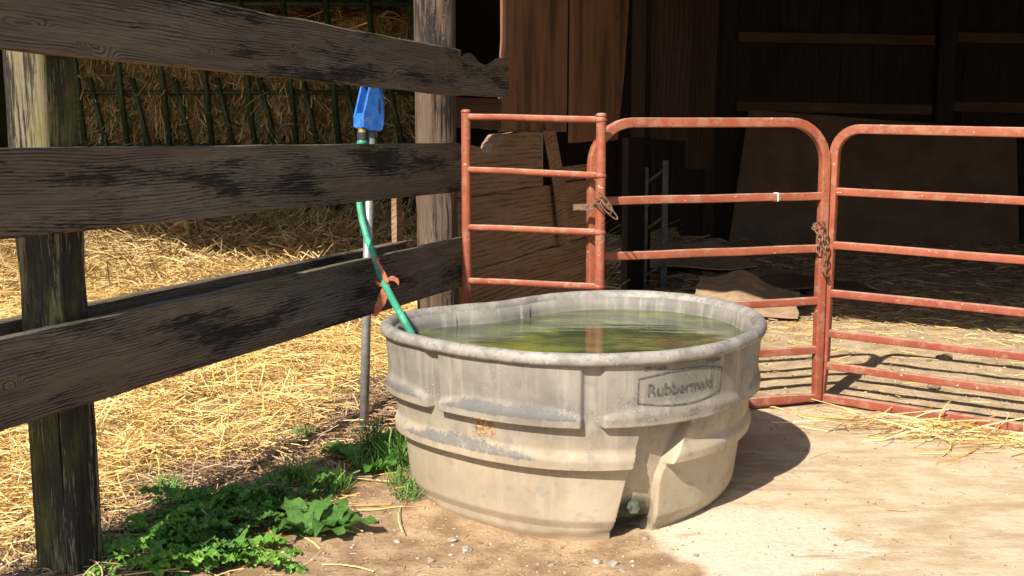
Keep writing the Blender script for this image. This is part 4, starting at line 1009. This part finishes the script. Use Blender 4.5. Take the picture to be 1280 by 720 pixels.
# ------------------------------------------------------------------ stones and clods
def rock(name, x_, y_, r_, mat, label, cat, group, seed, flat=.6):
    bm = bmesh.new(); bmesh.ops.create_icosphere(bm, subdivisions=3, radius=1)
    for v in bm.verts:
        f = 1+.45*mn.noise(v.co*1.1+Vector((seed, 0, 0)))+.15*mn.noise(v.co*3+Vector((seed, 2, 0)))
        v.co = Vector((v.co.x*1.25, v.co.y*.9, v.co.z*flat))*f*r_
    me = bpy.data.meshes.new(name); bm.to_mesh(me); bm.free(); me.polygons.foreach_set('use_smooth', [True]*len(me.polygons)); me.materials.append(mat)
    o = link(bpy.data.objects.new(name, me)); o.location = (x_, y_, ghz(x_, y_)+r_*flat*.35); o.rotation_euler = (0, 0, seed*1.7); return tag(o, label, cat, group)
for i, (x_, y_, r_, lab) in enumerate(((-.155, 3.98, .020, 'grey pebble beside the front foot of the tank'), (-.205, 4.06, .017, 'brown pebble just left of the grey one at the tank foot'),
     (.285, 3.86, .016, 'pale pebble in front of the tank, left of a pair'), (.335, 3.83, .019, 'largest pale pebble in front of the drain'), (.36, 3.77, .011, 'dark small pebble below the largest pale one'),
     (-.27, 3.86, .011, 'little white chip on the soil near the docks'), (-.40, 4.03, .012, 'orange brown pebble between the docks and the tank'), (.13, 3.84, .009, 'tiny pale pebble under the middle of the tank front'),
     (.62, 3.87, .009, 'small grey chip where soil meets concrete'), (.47, 4.05, .012, 'flat pale chip right of the drain recess'))):
    rock('pebble', x_, y_, r_, M['stone'], lab, 'stone', 'pebbles on the bare soil', i+1)
for i, (x_, y_, r_, lab, mt) in enumerate(((2.28, 6.35, .035, 'dark dung clod behind the wide gate between two low rails', 'clod'), (2.62, 7.15, .04, 'tan dung clod farther back behind the wide gate', 'clod'), (3.1, 6.0, .02, 'pale stone behind the wide gate near the right edge', 'stone'), (2.86, 5.78, .018, 'white stone just behind the lowest rail of the wide gate', 'stone'),
      (1.98, 6.65, .014, 'small pale stone behind the hinge end of the wide gate', 'stone'), (1.72, 5.72, .022, 'grey stone in the straw before the gate joint', 'stone'))):
    rock('clod' if mt == 'clod' else 'stone', x_, y_, r_, M[mt], lab, mt if mt == 'stone' else 'clod', None, i+21)

# fine grit on the soil and concrete
bm = bmesh.new(); bmesh.ops.create_icosphere(bm, subdivisions=1, radius=1); ico = np.array([v.co[:] for v in bm.verts]); icf = np.array([[v.index for v in f.verts] for f in bm.faces]); bm.free()
def grit(name, x, y, lo, hi, mat, label):
    n_ = len(x); r_ = lo+(hi-lo)*RS.rand(n_)**3; sc = RS.uniform(.6, 1.4, (n_, 1, 3))*np.array([1, 1, .6]); V = ico[None]*sc*r_[:, None, None]*(1+.25*(RS.rand(n_, len(ico), 1)-.5))
    V = V+np.stack([x, y, gh(x, y)+r_*.15], 1)[:, None, :]; F_ = (icf[None]+(np.arange(n_)*len(ico))[:, None, None]).reshape(-1, 3)
    tag(np_mesh(name, V.reshape(-1, 3), F_, mat), label, name, kind='stuff')
M['grit'] = strand_mat('mixed_grit', [(.12, .08, .05), (.30, .22, .15), (.48, .40, .31), (.22, .14, .09)])
x, y = scatter(9000, -.8, 3., 3.3, 5.9, lambda x, y: (.30+.70*sstep(.1, -.15, x-.42-(4.2-y)*.33))*(np.hypot(x-TC[0], y-TC[1]) > .60)*(fbm(x, y, 4, 91) > .42))
grit('grit', x, y, .0015, .008, M['grit'], 'fine grit and crumbs of soil on the open ground round the tank')
x, y = scatter(5000, .5, 4.2, 5.2, 9.5, lambda x, y: .7*(y > 6.1-(x-1.5)*.5))
grit('gravel_crumbs', x, y, .003, .013, M['grit'], 'small clods and gravel on the dirt behind the gates')
x, y = scatter(4200, -1.6, -.1, 3.6, 6.2, lambda x, y: np.exp(-((soil_w(x, y)-.15)/.3)**2))
grit('mulch_crumbs', x, y, .003, .016, M['clod'], 'brown crumbs of mulch along the fence foot')

# chaff: short broken bits over soil and slab
x, y = scatter(7000, -1.2, 3., 3.3, 6.0, lambda x, y: (.10+.9*sstep(.12, -.2, x-.42-(4.2-y)*.33)+.5*sstep(.4, .0, np.abs(y-(5.75-.55*(x-1.5)))))*(np.hypot(x-TC[0], y-TC[1]) > .68)*(.2+.8*(fbm(x, y, 3.5, 95) > .48)))
n = len(x); P = np.stack([x, y, gh(x, y)+.002], 1)
o = strands('chaff', P, RS.uniform(.008, .045, n), RS.uniform(.0015, .0035, n), RS.uniform(0, 6.28, n), RS.normal(.05, .15, n), RS.normal(0, .6, n), M['oldstraw'], segs=2, z_min=lambda a, b: gh(a, b)+.002)
tag(o, 'brown chaff trodden into the soil in front of the tank', 'chaff', kind='stuff')
